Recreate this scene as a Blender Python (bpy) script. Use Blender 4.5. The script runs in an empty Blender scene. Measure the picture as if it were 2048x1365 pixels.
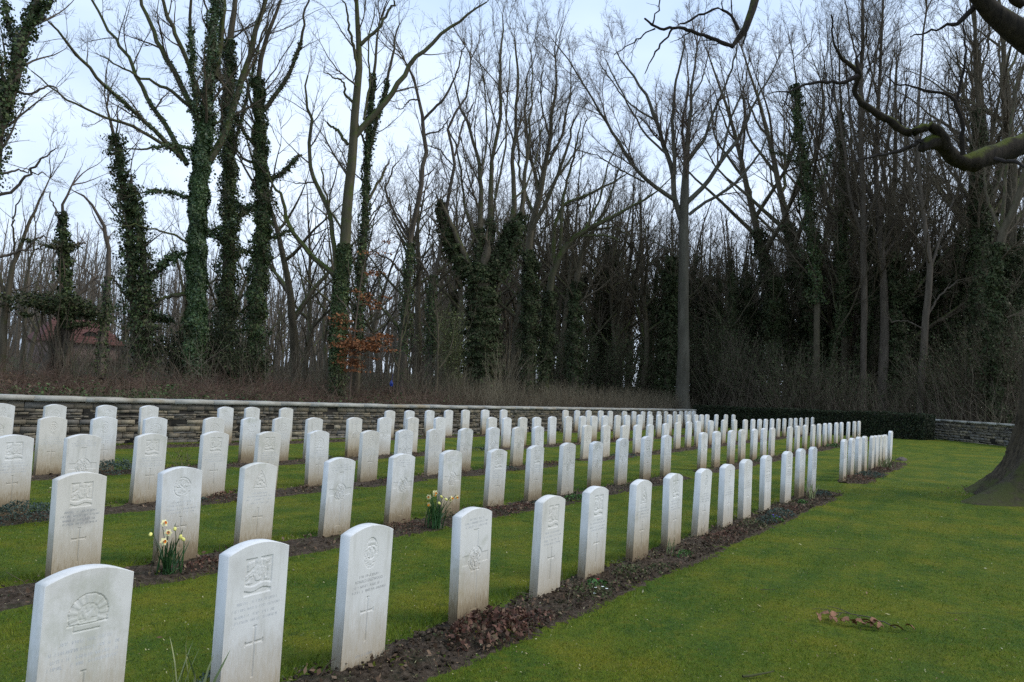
import bpy, math, random
import numpy as np
from mathutils import Matrix

# ---------------------------------------------------------------- camera, sky, sun
sc = bpy.context.scene
COL = sc.collection
F_PX, PITCH, ROLL, CAM_H = 1612.3, 0.04792, 0.06214, 1.7005
_cp, _sp, _cr, _sr = math.cos(PITCH), math.sin(PITCH), math.cos(ROLL), math.sin(ROLL)
RIGHT = np.array([_cr, -_sp*_sr, _cp*_sr]); UP = np.array([-_sr, -_sp*_cr, _cp*_cr]); FWD = np.array([0, _cp, _sp])
cam_d = bpy.data.cameras.new('camera'); cam = bpy.data.objects.new('camera', cam_d); COL.objects.link(cam)
cam_d.sensor_width = 36; cam_d.lens = F_PX/2048*36; cam_d.clip_start = 0.05; cam_d.clip_end = 2000
m = Matrix.Identity(4)
for i in range(3):
    m[i][0] = RIGHT[i]; m[i][1] = UP[i]; m[i][2] = -FWD[i]
m[2][3] = CAM_H
cam.matrix_world = m
sc.camera = cam

TH = math.radians(57.0003)
DV = np.array([math.cos(TH), math.sin(TH)]); NV = np.array([-math.sin(TH), math.cos(TH)])   # along the rows / away across them

SUN_AZ_DIR = -0.80*np.array(NV) + 0.55*np.array(DV)
SUN_EL = math.radians(48)
world = bpy.data.worlds.new("World"); sc.world = world; world.use_nodes = True
nt = world.node_tree; nt.nodes.clear()
def N(t, **k):
    x = nt.nodes.new(t)
    for a, b in k.items(): setattr(x, a, b)
    return x
out = N('ShaderNodeOutputWorld'); bg = N('ShaderNodeBackground'); sky = N('ShaderNodeTexSky')
sky.sky_type = 'NISHITA'; sky.sun_disc = False
sky.sun_elevation = SUN_EL; sky.sun_rotation = math.atan2(SUN_AZ_DIR[0], SUN_AZ_DIR[1])
sky.air_density = 1.0; sky.dust_density = 2.0
bg.inputs['Strength'].default_value = 0.1
tc = N('ShaderNodeTexCoord'); mp = N('ShaderNodeMapping'); mp.inputs['Scale'].default_value = (1.0, 1.0, 2.6)
nz = N('ShaderNodeTexNoise'); nz.inputs['Scale'].default_value = 1.7; nz.inputs['Detail'].default_value = 5; nz.inputs['Roughness'].default_value = 0.5
nt.links.new(tc.outputs['Generated'], mp.inputs['Vector']); nt.links.new(mp.outputs[0], nz.inputs['Vector'])
cr = N('ShaderNodeValToRGB')
cr.color_ramp.elements[0].position = 0.36; cr.color_ramp.elements[0].color = (5.5, 6.9, 8.9, 1)
cr.color_ramp.elements[1].position = 0.64; cr.color_ramp.elements[1].color = (8.8, 9.7, 10.9, 1)
nt.links.new(nz.outputs['Fac'], cr.inputs[0])
mix = N('ShaderNodeMix', data_type='RGBA'); mix.inputs[0].default_value = 0.90
sepz = N('ShaderNodeSeparateXYZ'); nt.links.new(tc.outputs['Generated'], sepz.inputs[0])
mrz = N('ShaderNodeMapRange'); mrz.inputs['From Min'].default_value = 0.02; mrz.inputs['From Max'].default_value = 0.55; nt.links.new(sepz.outputs['Z'], mrz.inputs[0])
tint = N('ShaderNodeMix', data_type='RGBA', blend_type='MULTIPLY'); tint.inputs[7].default_value = (0.74, 0.84, 0.98, 1)
nt.links.new(mrz.outputs[0], tint.inputs[0]); nt.links.new(cr.outputs[0], tint.inputs[6])
nt.links.new(sky.outputs[0], mix.inputs[6]); nt.links.new(tint.outputs[2], mix.inputs[7])
nt.links.new(mix.outputs[2], bg.inputs['Color']); nt.links.new(bg.outputs[0], out.inputs[0])

sd = bpy.data.lights.new('sun', 'SUN'); sd.energy = 1.45; sd.angle = math.radians(24); sd.color = (1, 0.93, 0.82)
so = bpy.data.objects.new('sun', sd); COL.objects.link(so)
_v = np.array([SUN_AZ_DIR[0], SUN_AZ_DIR[1], 0.0]); _v /= np.linalg.norm(_v); _v = np.array([_v[0]*math.cos(SUN_EL), _v[1]*math.cos(SUN_EL), math.sin(SUN_EL)])
from mathutils import Vector
so.rotation_euler = Vector(_v).to_track_quat('Z', 'Y').to_euler()
sc.view_settings.view_transform = 'Standard'; sc.view_settings.look = 'None'; sc.view_settings.exposure = 0.36; sc.view_settings.gamma = 1
sc.render.resolution_x = 1024; sc.render.resolution_y = 682
sc.cycles.use_denoising = False; sc.cycles.max_bounces = 6; sc.cycles.diffuse_bounces = 5; sc.cycles.glossy_bounces = 2; sc.cycles.transmission_bounces = 2; sc.cycles.transparent_max_bounces = 4

# ---------------------------------------------------------------- helpers
def tag(o, label, cat, group=None, kind=None):
    if label: o['label'] = label
    if cat: o['category'] = cat
    if group: o['group'] = group
    if kind: o['kind'] = kind
    return o
def mesh(name, V, F, mat=None, smooth=False):
    """V (n,3); F list of (array of faces (m,k)) or one array"""
    V = np.ascontiguousarray(V, dtype=np.float32)
    if isinstance(F, np.ndarray): F = [F]
    F = [f for f in F if len(f)]
    me = bpy.data.meshes.new(name)
    me.vertices.add(len(V)); me.vertices.foreach_set('co', V.ravel())
    loops = np.concatenate([f.ravel() for f in F]).astype(np.int32)
    sizes = np.concatenate([np.full(len(f), f.shape[1]) for f in F]).astype(np.int32)
    me.loops.add(len(loops)); me.loops.foreach_set('vertex_index', loops)
    me.polygons.add(len(sizes)); starts = np.concatenate([[0], np.cumsum(sizes)[:-1]]).astype(np.int32)
    me.polygons.foreach_set('loop_start', starts)
    try: me.polygons.foreach_set('loop_total', sizes)
    except Exception: pass
    if smooth: me.polygons.foreach_set('use_smooth', np.ones(len(sizes), dtype=bool))
    me.update(calc_edges=True); me.validate()
    if mat: me.materials.append(mat)
    return me
def obj(name, me, parent=None, loc=None, rotz=None):
    o = bpy.data.objects.new(name, me); COL.objects.link(o)
    if parent: o.parent = parent
    if loc is not None: o.location = tuple(float(v) for v in loc)
    if rotz is not None: o.rotation_euler[2] = rotz
    return o
def empty(name, loc=(0, 0, 0), rotz=0.0):
    o = bpy.data.objects.new(name, None); COL.objects.link(o); o.location = tuple(float(v) for v in loc); o.rotation_euler[2] = rotz
    o.empty_display_size = 0.2
    return o
class Acc:
    """collects vertices and faces of one mesh"""
    def __init__(s): s.V = []; s.F = {}; s.n = 0
    def add(s, V, F):
        V = np.asarray(V, float).reshape(-1, 3); F = np.asarray(F, dtype=np.int64)
        s.V.append(V); s.F.setdefault(F.shape[1], []).append(F + s.n); s.n += len(V)
    def faces(s): return [np.concatenate(v) for v in s.F.values()]
    def build(s, name, mat, smooth=False): return mesh(name, np.concatenate(s.V), s.faces(), mat, smooth)
def sn2w(s, n): return np.array([s*DV[0]+n*NV[0], s*DV[1]+n*NV[1]])
TZ = [-0.00991046, -0.02155022, 0.08141606, 0.06715695, -0.0061435, -0.0030805, -0.00625771, -0.00632838, -0.00254523]
def terrain_sn(s, n):
    s = np.clip(s, -3, 46); n = np.clip(n, -4, 17)
    x = (s*DV[0]+n*NV[0])/10; y = (s*DV[1]+n*NV[1])/10; t = TZ
    return t[0]*x+t[1]*y+t[2]*x*x+t[3]*x*y+t[4]*y*y+t[5]*x**3+t[6]*x*x*y+t[7]*x*y*y+t[8]*y**3
# boundary of the burial ground in (s, n): wall, far hedge, right wall
BND = [(-12, 15.75), (43.9, 15.75), (40.4, 4.5), (42.6, 4.42), (28.0, -6.17), (23.2, -9.7), (-12, -9.7)]
def outdist(s, n):
    """signed distance outside the boundary polygon (positive outside)"""
    s = np.asarray(s, float); n = np.asarray(n, float)
    best = np.full(s.shape, 1e9); inside = np.zeros(s.shape, bool)
    k = len(BND)
    for i in range(k):
        a = np.array(BND[i]); b = np.array(BND[(i+1) % k]); ab = b-a
        t = np.clip(((s-a[0])*ab[0]+(n-a[1])*ab[1])/(ab@ab), 0, 1)
        best = np.minimum(best, np.hypot(s-a[0]-t*ab[0], n-a[1]-t*ab[1]))
        c = ((a[1] > n) != (b[1] > n)) & (s < (b[0]-a[0])*(n-a[1])/((b[1]-a[1]) if b[1] != a[1] else 1e-9)+a[0])
        inside ^= c
    return np.where(inside, -best, best)
def sstep(x, a, b):
    t = np.clip((x-a)/(b-a), 0, 1); return t*t*(3-2*t)
def ground_out(s, n):
    dd = outdist(s, n); base = terrain_sn(s, n)
    far = sstep(dd, 0.5, 40)
    rise = 0.62*sstep(dd, 0.10, 0.45)+0.25*sstep(dd, 1, 12)
    z = base*(1-far)+0.05*far + rise
    z = z + 0.12*np.sin(s*0.7+1)*np.sin(n*0.6)*sstep(dd, 0.8, 3)
    return np.where(dd < 0.12, base-0.35, z)
def gz_out(x, y):
    return float(ground_out(np.array([x*DV[0]+y*DV[1]]), np.array([x*NV[0]+y*NV[1]]))[0])
def pix(px, py, D):
    """point seen at photo pixel (px,py) at horizontal distance D"""
    u = (px-1024)/F_PX; v = -(py-682.5)/F_PX
    r = RIGHT*u+UP*v+FWD
    return np.array([0, 0, CAM_H]) + r*(D/math.hypot(r[0], r[1]))
def dirpix(px, D, py=800):
    p = pix(px, py, D); return p[0], p[1]

# ---------------------------------------------------------------- materials
def material(name, rough=0.9, spec=0.3):
    mt = bpy.data.materials.new(name); mt.use_nodes = True
    t = mt.node_tree; b = t.nodes['Principled BSDF']; b.inputs['Roughness'].default_value = rough
    b.inputs['Specular IOR Level'].default_value = spec
    return mt, t, b
def nd(t, ty, ins=None, **k):
    x = t.nodes.new(ty)
    for a, v in k.items(): setattr(x, a, v)
    for a, v in (ins or {}).items(): x.inputs[a].default_value = v
    return x
def ramp(t, fac, stops, interp='LINEAR'):
    r = t.nodes.new('ShaderNodeValToRGB'); r.color_ramp.interpolation = interp
    e = r.color_ramp.elements
    while len(e) > 1: e.remove(e[-1])
    e[0].position = stops[0][0]; e[0].color = (*stops[0][1], 1)
    for p, c in stops[1:]:
        x = e.new(p); x.color = (*c, 1)
    t.links.new(fac, r.inputs[0]); return r.outputs[0]
def noise(t, scale, detail=4, rough=0.55, vec=None, out='Fac'):
    n_ = nd(t, 'ShaderNodeTexNoise', {'Scale': scale, 'Detail': detail, 'Roughness': rough})
    if vec is not None: t.links.new(vec, n_.inputs['Vector'])
    return n_.outputs[out]
def mixc(t, fac, a, b, mode='MIX'):
    x = nd(t, 'ShaderNodeMix', data_type='RGBA', blend_type=mode)
    for sock, v in ((x.inputs[0], fac), (x.inputs[6], a), (x.inputs[7], b)):
        if isinstance(v, (int, float)): sock.default_value = v
        elif isinstance(v, tuple): sock.default_value = (*v, 1)
        else: t.links.new(v, sock)
    return x.outputs[2]
def math_(t, op, a, b=None, clamp=False):
    x = nd(t, 'ShaderNodeMath', operation=op, use_clamp=clamp)
    for i, v in enumerate((a, b)):
        if v is None: continue
        if isinstance(v, (int, float)): x.inputs[i].default_value = v
        else: t.links.new(v, x.inputs[i])
    return x.outputs[0]
def maprange(t, v, a, b, c=0.0, d=1.0):
    x = nd(t, 'ShaderNodeMapRange', {'From Min': a, 'From Max': b, 'To Min': c, 'To Max': d}); t.links.new(v, x.inputs[0]); return x.outputs[0]
def bump(t, b, h, strength=0.5, dist=0.01):
    x = nd(t, 'ShaderNodeBump', {'Strength': strength, 'Distance': dist}); t.links.new(h, x.inputs['Height']); t.links.new(x.outputs[0], b.inputs['Normal'])
def objco(t): return t.nodes.new('ShaderNodeTexCoord').outputs['Object']
def worldpos(t): return t.nodes.new('ShaderNodeNewGeometry').outputs['Position']
def island(t): return t.nodes.new('ShaderNodeNewGeometry').outputs['Random Per Island']

def mat_leafy(name, cols, rough=0.6, spec=0.3, big=1.5, trans=0.0):
    """colours vary per leaf (mesh island) and, more slowly, through space"""
    mt, t, b = material(name, rough, spec)
    n1 = len(cols)
    c = ramp(t, island(t), [(i/max(1, n1-1), cc) for i, cc in enumerate(cols)])
    s = maprange(t, noise(t, big, 2, 0.5, worldpos(t)), 0.3, 0.7, 0.65, 1.3)
    cc = nd(t, 'ShaderNodeVectorMath', operation='SCALE'); t.links.new(c, cc.inputs[0]); t.links.new(s, cc.inputs['Scale'])
    t.links.new(cc.outputs[0], b.inputs['Base Color'])
    return mt
def mat_bark(name, c1, c2, moss=None, mossamt=0.5, scale=6.0):
    mt, t, b = material(name, 0.9, 0.2)
    w = worldpos(t)
    mp_ = nd(t, 'ShaderNodeMapping'); mp_.inputs['Scale'].default_value = (1, 1, 0.22); t.links.new(w, mp_.inputs[0])
    f = noise(t, scale, 6, 0.65, mp_.outputs[0])
    c = ramp(t, f, [(0.3, c1), (0.7, c2)])
    if moss:
        g = nd(t, 'ShaderNodeNewGeometry'); sx = nd(t, 'ShaderNodeSeparateXYZ'); t.links.new(g.outputs['Normal'], sx.inputs[0])
        mm = math_(t, 'ADD', math_(t, 'MULTIPLY', sx.outputs['Z'], 0.45), noise(t, 3.0, 4, 0.6, w))
        mm = maprange(t, mm, 0.75-mossamt*0.5, 0.95-mossamt*0.5)
        c = mixc(t, mm, c, moss)
    t.links.new(c, b.inputs['Base Color']); bump(t, b, f, 0.7, 0.03)
    return mt

def mat_stone(grime=False):
    mt, t, b = material('grimy_white_stone' if grime else 'white_stone', 0.85, 0.25)
    o = objco(t); inf = nd(t, 'ShaderNodeObjectInfo'); sep = nd(t, 'ShaderNodeSeparateColor'); t.links.new(inf.outputs['Color'], sep.inputs[0])
    off = nd(t, 'ShaderNodeVectorMath', operation='SCALE'); off.inputs[0].default_value = (37, 11, 23); t.links.new(sep.outputs['Blue'], off.inputs['Scale'])
    v = nd(t, 'ShaderNodeVectorMath', operation='ADD'); t.links.new(o, v.inputs[0]); t.links.new(off.outputs[0], v.inputs[1]); v = v.outputs[0]
    big = noise(t, 5, 4, 0.6, v); fine = noise(t, 120, 3, 0.7, v)
    c = ramp(t, big, [(0.28, (0.63, 0.62, 0.59)), (0.5, (0.73, 0.725, 0.70)), (0.75, (0.785, 0.78, 0.755))])
    c = mixc(t, sep.outputs['Red'], c, mixc(t, 0.6, c, (0.66, 0.60, 0.49)))
    # flecks and grey weather marks
    c = mixc(t, maprange(t, fine, 0.58, 0.75, 0, 0.22), c, (0.42, 0.43, 0.44))
    st = nd(t, 'ShaderNodeMapping'); st.inputs['Scale'].default_value = (14, 14, 2.2); t.links.new(v, st.inputs[0])
    streak = noise(t, 1.0, 5, 0.7, st.outputs[0])
    c = mixc(t, maprange(t, streak, 0.50, 0.74, 0, 0.55), c, (0.44, 0.43, 0.37))
    blot = noise(t, 2.3, 5, 0.7, v)
    c = mixc(t, math_(t, 'MULTIPLY', maprange(t, blot, 0.54, 0.66, 0, 0.5), sep.outputs['Green'], True), c, (0.36, 0.37, 0.27))
    if grime:
        sg = nd(t, 'ShaderNodeSeparateXYZ'); t.links.new(o, sg.inputs[0]); gn = noise(t, 16, 4, 0.7, v)
        dz_ = math_(t, 'ABSOLUTE', math_(t, 'SUBTRACT', sg.outputs['Z'], 0.475)); dx_ = math_(t, 'ABSOLUTE', math_(t, 'SUBTRACT', sg.outputs['X'], 0.19))
        q_ = math_(t, 'MULTIPLY', maprange(t, dz_, 0.085, 0.03), maprange(t, dx_, 0.13, 0.07), True)
        c = mixc(t, math_(t, 'MULTIPLY', q_, maprange(t, gn, 0.35, 0.6, 0.25, 0.8)), c, (0.30, 0.29, 0.28))
    # soil splash and lichen at the foot
    sx = nd(t, 'ShaderNodeSeparateXYZ'); t.links.new(o, sx.inputs[0])
    z = math_(t, 'ADD', sx.outputs['Z'], math_(t, 'MULTIPLY', math_(t, 'SUBTRACT', noise(t, 7, 5, 0.65, st.outputs[0]), 0.5), 0.32))
    z = math_(t, 'SUBTRACT', z, math_(t, 'MULTIPLY', sep.outputs['Green'], 0.22))
    foot = maprange(t, z, 0.34, -0.06)
    c = mixc(t, math_(t, 'MULTIPLY', foot, 0.95), c, (0.40, 0.315, 0.185))
    foot2 = maprange(t, z, 0.03, -0.13)
    c = mixc(t, math_(t, 'MULTIPLY', foot2, 0.7), c, (0.15, 0.10, 0.055))
    t.links.new(c, b.inputs['Base Color'])
    bump(t, b, fine, 0.25, 0.002)
    return mt
M = {}
M['stone'] = mat_stone(); M['stone_grime'] = mat_stone(True)
def plain(name, col, rough=0.85, spec=0.3, var=0.2, scale=8):
    mt, t, b = material(name, rough, spec)
    f = noise(t, scale, 4, 0.6, worldpos(t))
    c = ramp(t, f, [(0.3, tuple(v*(1-var) for v in col)), (0.7, tuple(min(1, v*(1+var)) for v in col))])
    t.links.new(c, b.inputs['Base Color']); return mt
M['letter'] = plain('shaded_letters', (0.40, 0.40, 0.39), 0.9)  # flat proud letters; darker tone paints grime and shade of the cuts
M['letter_faint'] = plain('worn_shaded_letters', (0.57, 0.58, 0.585), 0.9)  # worn strokes, a fainter tone of the same painted cut shade

def mat_grass(name, blades=False):
    mt, t, b = material(name, 0.85, 0.15)
    w = worldpos(t)
    f1 = noise(t, 1.1, 5, 0.62, w); f2 = noise(t, 9, 5, 0.7, w); f3 = noise(t, 60, 3, 0.7, w)
    c = ramp(t, f1, [(0.36, (0.062, 0.128, 0.010)), (0.5, (0.122, 0.172, 0.010)), (0.63, (0.200, 0.202, 0.012))])
    c = mixc(t, maprange(t, f2, 0.5, 0.72, 0, 0.8), c, (0.185, 0.165, 0.010))
    c = mixc(t, maprange(t, f2, 0.47, 0.28, 0, 0.7), c, (0.018, 0.048, 0.007))
    # mower passes, running with the rows
    mp_ = nd(t, 'ShaderNodeMapping'); mp_.inputs['Rotation'].default_value = (0, 0, -TH); t.links.new(w, mp_.inputs[0])
    m2 = nd(t, 'ShaderNodeMapping'); m2.inputs['Scale'].default_value = (0.35, 2.6, 1); t.links.new(mp_.outputs[0], m2.inputs[0])
    c = mixc(t, maprange(t, noise(t, 1.0, 3, 0.5, m2.outputs[0]), 0.50, 0.64, 0, 0.42), c, (0.030, 0.095, 0.008))
    c = mixc(t, maprange(t, f3, 0.42, 0.7, 0, 0.5), c, (0.15, 0.18, 0.025))
    f4 = noise(t, 28, 4, 0.75, w)
    c = mixc(t, maprange(t, f4, 0.62, 0.70, 0, 0.65), c, (0.080, 0.060, 0.018))
    c = mixc(t, maprange(t, f4, 0.40, 0.30, 0, 0.7), c, (0.018, 0.042, 0.005))
    if blades:
        c = mixc(t, 0.5, c, ramp(t, island(t), [(0, (0.04, 0.10, 0.008)), (0.4, (0.105, 0.175, 0.010)), (0.85, (0.21, 0.22, 0.015)), (0.97, (0.24, 0.23, 0.05)), (1, (0.42, 0.38, 0.18))]))
    else:
        h = math_(t, 'ADD', math_(t, 'MULTIPLY', noise(t, 22, 4, 0.7, w), 1.2), math_(t, 'MULTIPLY', f3, 0.6))
        bump(t, b, h, 1.0, 0.06)
    t.links.new(c, b.inputs['Base Color']); return mt
M['lawn'] = mat_grass('mossy_lawn'); M['blades'] = mat_grass('grass_blades', True)
def mat_soil():
    mt, t, b = material('bed_soil', 0.95, 0.15); w = worldpos(t)
    f = noise(t, 22, 6, 0.7, w); g = noise(t, 90, 4, 0.7, w)
    c = ramp(t, f, [(0.3, (0.028, 0.020, 0.013)), (0.5, (0.088, 0.063, 0.042)), (0.7, (0.190, 0.145, 0.105))])
    c = mixc(t, maprange(t, noise(t, 5, 4, 0.6, w), 0.52, 0.7, 0, 0.6), c, (0.035, 0.045, 0.014))
    t.links.new(c, b.inputs['Base Color']); bump(t, b, math_(t, 'ADD', f, g), 1.0, 0.03); return mt
M['soil'] = mat_soil()
def mat_floor():
    mt, t, b = material('woodland_floor', 0.95, 0.1); w = worldpos(t)
    f = noise(t, 0.9, 5, 0.65, w); g = noise(t, 14, 5, 0.7, w)
    c = ramp(t, g, [(0.3, (0.028, 0.022, 0.013)), (0.6, (0.075, 0.050, 0.030)), (0.8, (0.13, 0.09, 0.06))])
    c = mixc(t, maprange(t, f, 0.48, 0.62, 0, 0.85), c, mixc(t, g, (0.02, 0.045, 0.012), (0.06, 0.09, 0.03)))
    t.links.new(c, b.inputs['Base Color']); bump(t, b, g, 1.0, 0.08); return mt
M['floor'] = mat_floor()
def mat_wallstone():
    mt, t, b = material('rubble_stone', 0.9, 0.25); w = worldpos(t)
    c = ramp(t, island(t), [(0.0, (0.12, 0.105, 0.08)), (0.2, (0.24, 0.205, 0.145)), (0.42, (0.18, 0.172, 0.155)), (0.62, (0.27, 0.22, 0.145)), (0.8, (0.14, 0.13, 0.115)), (0.93, (0.34, 0.285, 0.19)), (1, (0.40, 0.35, 0.26))])
    f = noise(t, 25, 5, 0.7, w)
    c = mixc(t, maprange(t, f, 0.35, 0.7, 0, 0.55), c, (0.075, 0.066, 0.05), 'MIX')
    c = mixc(t, maprange(t, noise(t, 1.3, 4, 0.6, w), 0.55, 0.7, 0, 0.6), c, (0.045, 0.052, 0.028))
    t.links.new(c, b.inputs['Base Color']); bump(t, b, f, 0.7, 0.01); return mt
M['rubble'] = mat_wallstone()
M['mortar'] = plain('dark_joint', (0.035, 0.032, 0.027), 0.95, 0.1)
def mat_coping():
    mt, t, b = material('coping_stone', 0.85, 0.25); w = worldpos(t)
    f = noise(t, 3.2, 5, 0.65, w)
    c = ramp(t, f, [(0.3, (0.30, 0.285, 0.24)), (0.6, (0.45, 0.435, 0.38))])
    c = mixc(t, maprange(t, island(t), 0, 1, 0, 0.3), c, (0.26, 0.24, 0.20))
    c = mixc(t, maprange(t, noise(t, 0.5, 3, 0.6, w), 0.54, 0.66, 0, 0.6), c, (0.26, 0.17, 0.055))
    c = mixc(t, maprange(t, noise(t, 18, 4, 0.7, w), 0.56, 0.72, 0, 0.55), c, (0.12, 0.115, 0.095))
    t.links.new(c, b.inputs['Base Color']); bump(t, b, f, 0.3, 0.01); return mt
M['coping'] = mat_coping()
M['ivy'] = mat_leafy('ivy_leaves', [(0.020, 0.036, 0.012), (0.038, 0.064, 0.021), (0.062, 0.095, 0.028), (0.098, 0.130, 0.043), (0.088, 0.074, 0.035)], 0.55, 0.25)
M['ivy_dark'] = mat_leafy('dark_ivy_leaves', [(0.022, 0.034, 0.013), (0.040, 0.056, 0.021), (0.068, 0.085, 0.032), (0.080, 0.068, 0.038)], 0.65, 0.15)  # darker, browner leaf greens, also used for evergreens and holly
M['ivy_light'] = mat_leafy('bright_green_ivy_leaves', [(0.022, 0.048, 0.014), (0.045, 0.085, 0.024), (0.075, 0.125, 0.038), (0.13, 0.16, 0.07)], 0.45, 0.45)  # brighter green leaf palette
M['hedge'] = mat_leafy('hedge_leaves', [(0.010, 0.016, 0.008), (0.020, 0.031, 0.013), (0.036, 0.050, 0.020), (0.055, 0.045, 0.026)], 0.6, 0.2, 4)
M['bark'] = mat_bark('grey_brown_bark', (0.060, 0.050, 0.031), (0.140, 0.116, 0.076), (0.070, 0.080, 0.024), 0.35)
M['bark_green'] = mat_bark('mossy_bark', (0.055, 0.050, 0.028), (0.120, 0.105, 0.062), (0.072, 0.090, 0.022), 0.5)
M['bark_grey'] = mat_bark('smooth_grey_bark', (0.066, 0.059, 0.043), (0.130, 0.118, 0.088), (0.065, 0.075, 0.035), 0.25, 3)
M['bark_warm'] = mat_bark('pale_brown_bark', (0.065, 0.052, 0.038), (0.140, 0.114, 0.084), None)
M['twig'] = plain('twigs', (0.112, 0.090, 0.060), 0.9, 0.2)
M['twig_warm'] = plain('red_brown_twigs', (0.135, 0.100, 0.072), 0.9, 0.2)
M['oak_bark'] = mat_bark('dark_oak_bark', (0.010, 0.008, 0.006), (0.050, 0.039, 0.026), (0.075, 0.085, 0.012), 0.24, 14)
M['far_twig'] = plain('hazy_far_twigs', (0.17, 0.142, 0.108), 0.9, 0.1)  # paler than the near twigs; distance haze is put into the colour
M['oak_trunk'] = mat_bark('rough_oak_trunk', (0.014, 0.011, 0.007), (0.085, 0.066, 0.040), (0.050, 0.054, 0.014), 0.02, 15)
M['oak_twig'] = plain('dark_oak_twigs', (0.030, 0.024, 0.020), 0.9, 0.2)

# ---------------------------------------------------------------- ground
def grid_sn(s0, s1, n0, n1, ds, dn):
    S = np.arange(s0, s1+1e-6, ds); Nn = np.arange(n0, n1+1e-6, dn)
    G = np.stack(np.meshgrid(S, Nn, indexing='ij'), -1).reshape(-1, 2); a, b_ = len(S), len(Nn)
    i = np.arange((a-1)*(b_-1)); r = i//(b_-1); c_ = i % (b_-1); v0 = r*b_+c_
    return G, np.stack([v0, v0+b_, v0+b_+1, v0+1], 1)
rg = np.random.default_rng(7)
G, Fq = grid_sn(-8, 46, -10, 15.74, 0.5, 0.5)
G[:, 1] = np.minimum(G[:, 1], 15.72)
z = terrain_sn(G[:, 0], G[:, 1])
# keep only cells inside the boundary (hedge / wall side)
cen = G[Fq].mean(1); keep = outdist(cen[:, 0], cen[:, 1]) < 0.3
V = np.column_stack([G[:, 0]*DV[0]+G[:, 1]*NV[0], G[:, 0]*DV[1]+G[:, 1]*NV[1], z])
lawn = tag(obj('lawn', mesh('lawn', V, Fq[keep], M['lawn'], True)), 'mossy mown green lawn between the rows of headstones', None, None, 'structure')
def nonuni(a, b, c0, c1, fine, coarse):
    x = [c0]
    while x[-1] < c1: x.append(x[-1]+fine)
    k = fine; y = x[-1]
    while y < b: k *= 1.35; y += min(k, coarse); x.append(y)
    k = fine; y = c0; pre = []
    while y > a: k *= 1.35; y -= min(k, coarse); pre.append(y)
    return np.array(pre[::-1]+x)
S = nonuni(-500, 600, -13, 47, 0.35, 40); Nn = nonuni(-400, 600, -11, 24, 0.25, 40)
Gs, Gn = np.meshgrid(S, Nn, indexing='ij'); a_, b_ = Gs.shape
i = np.arange((a_-1)*(b_-1)); r = i//(b_-1); c_ = i % (b_-1); v0 = r*b_+c_
Fo = np.stack([v0, v0+b_, v0+b_+1, v0+1], 1)
zo = ground_out(Gs.ravel(), Gn.ravel()); so_, no_ = Gs.ravel(), Gn.ravel()
V = np.column_stack([so_*DV[0]+no_*NV[0], so_*DV[1]+no_*NV[1], zo])
od = outdist(so_[Fo].mean(1), no_[Fo].mean(1))
tag(obj('woodland_ground', mesh('woodland_ground', V, Fo[od > -0.6], M['floor'], True)), 'leaf littered woodland ground beyond the walls', None, None, 'structure')

# soil beds along the rows: (n of the face plane, s start, s end)
BEDS = [(3.246, -1.0, 15.75), (3.246, 17.55, 24.75), (6.032, 0.5, 15.7), (6.032, 16.8, 37.0), (8.816, 1.5, 15.5), (8.816, 16.6, 41.3),
        (11.627, 2.5, 15.7), (11.627, 16.8, 38.0), (14.956, 4.0, 23.5), (14.956, 26.6, 42.0)]
bedn = ['first', 'first', 'second', 'second', 'third', 'third', 'fourth', 'fourth', 'fifth', 'fifth']
for bi, (bn, s0, s1) in enumerate(BEDS):
    st = 0.035 if bi == 0 else (0.06 if bi in (1, 2) else 0.12)
    cs = np.arange(s0, s1, st); nn = np.linspace(-0.50, 0.17, 22 if bi < 3 else 12)
    e0 = 0.030*np.sin(cs*2.1+bi)+0.018*np.sin(cs*7.3)+rg.normal(0, 0.008, len(cs)); e1 = 0.02*np.sin(cs*3.1+bi*2)+rg.normal(0, 0.006, len(cs))
    endf = sstep(np.minimum(cs-s0, s1-cs), 0, 0.35)
    U = (nn-nn[0])/(nn[-1]-nn[0])
    lo = (-0.50+e0)*(0.35+0.65*endf); hi = (0.17+e1)*(0.4+0.6*endf)
    NNg = bn+lo[:, None]*(1-U)[None]+hi[:, None]*U[None]; SS = np.repeat(cs[:, None], len(nn), 1)
    prof = np.sin(np.pi*np.clip(U, 0, 1))**0.5
    h = -0.012+prof[None]*(0.028+0.012*np.sin(SS*5.3+NNg*9)*np.sin(SS*2.2)+rg.normal(0, 0.0085 if bi < 3 else 0.006, SS.shape))
    zz = terrain_sn(SS, NNg)+h
    a2, b2 = SS.shape; i = np.arange((a2-1)*(b2-1)); r = i//(b2-1); c_ = i % (b2-1); v0 = r*b2+c_
    V = np.column_stack([(SS*DV[0]+NNg*NV[0]).ravel(), (SS*DV[1]+NNg*NV[1]).ravel(), zz.ravel()])
    tag(obj('soil_bed', mesh('soil_bed', V, np.stack([v0, v0+b2, v0+b2+1, v0+1], 1), M['soil'])), 'dark crumbly soil bed along the %s row of headstones' % bedn[bi], None, None, 'structure')
def in_bed(s, n, pad=0.0):
    k = np.zeros(s.shape, bool)
    for bn, s0, s1 in BEDS: k |= (s > s0-pad) & (s < s1+pad) & (n > bn-0.49-pad) & (n < bn+0.16+pad)
    return k

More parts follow.
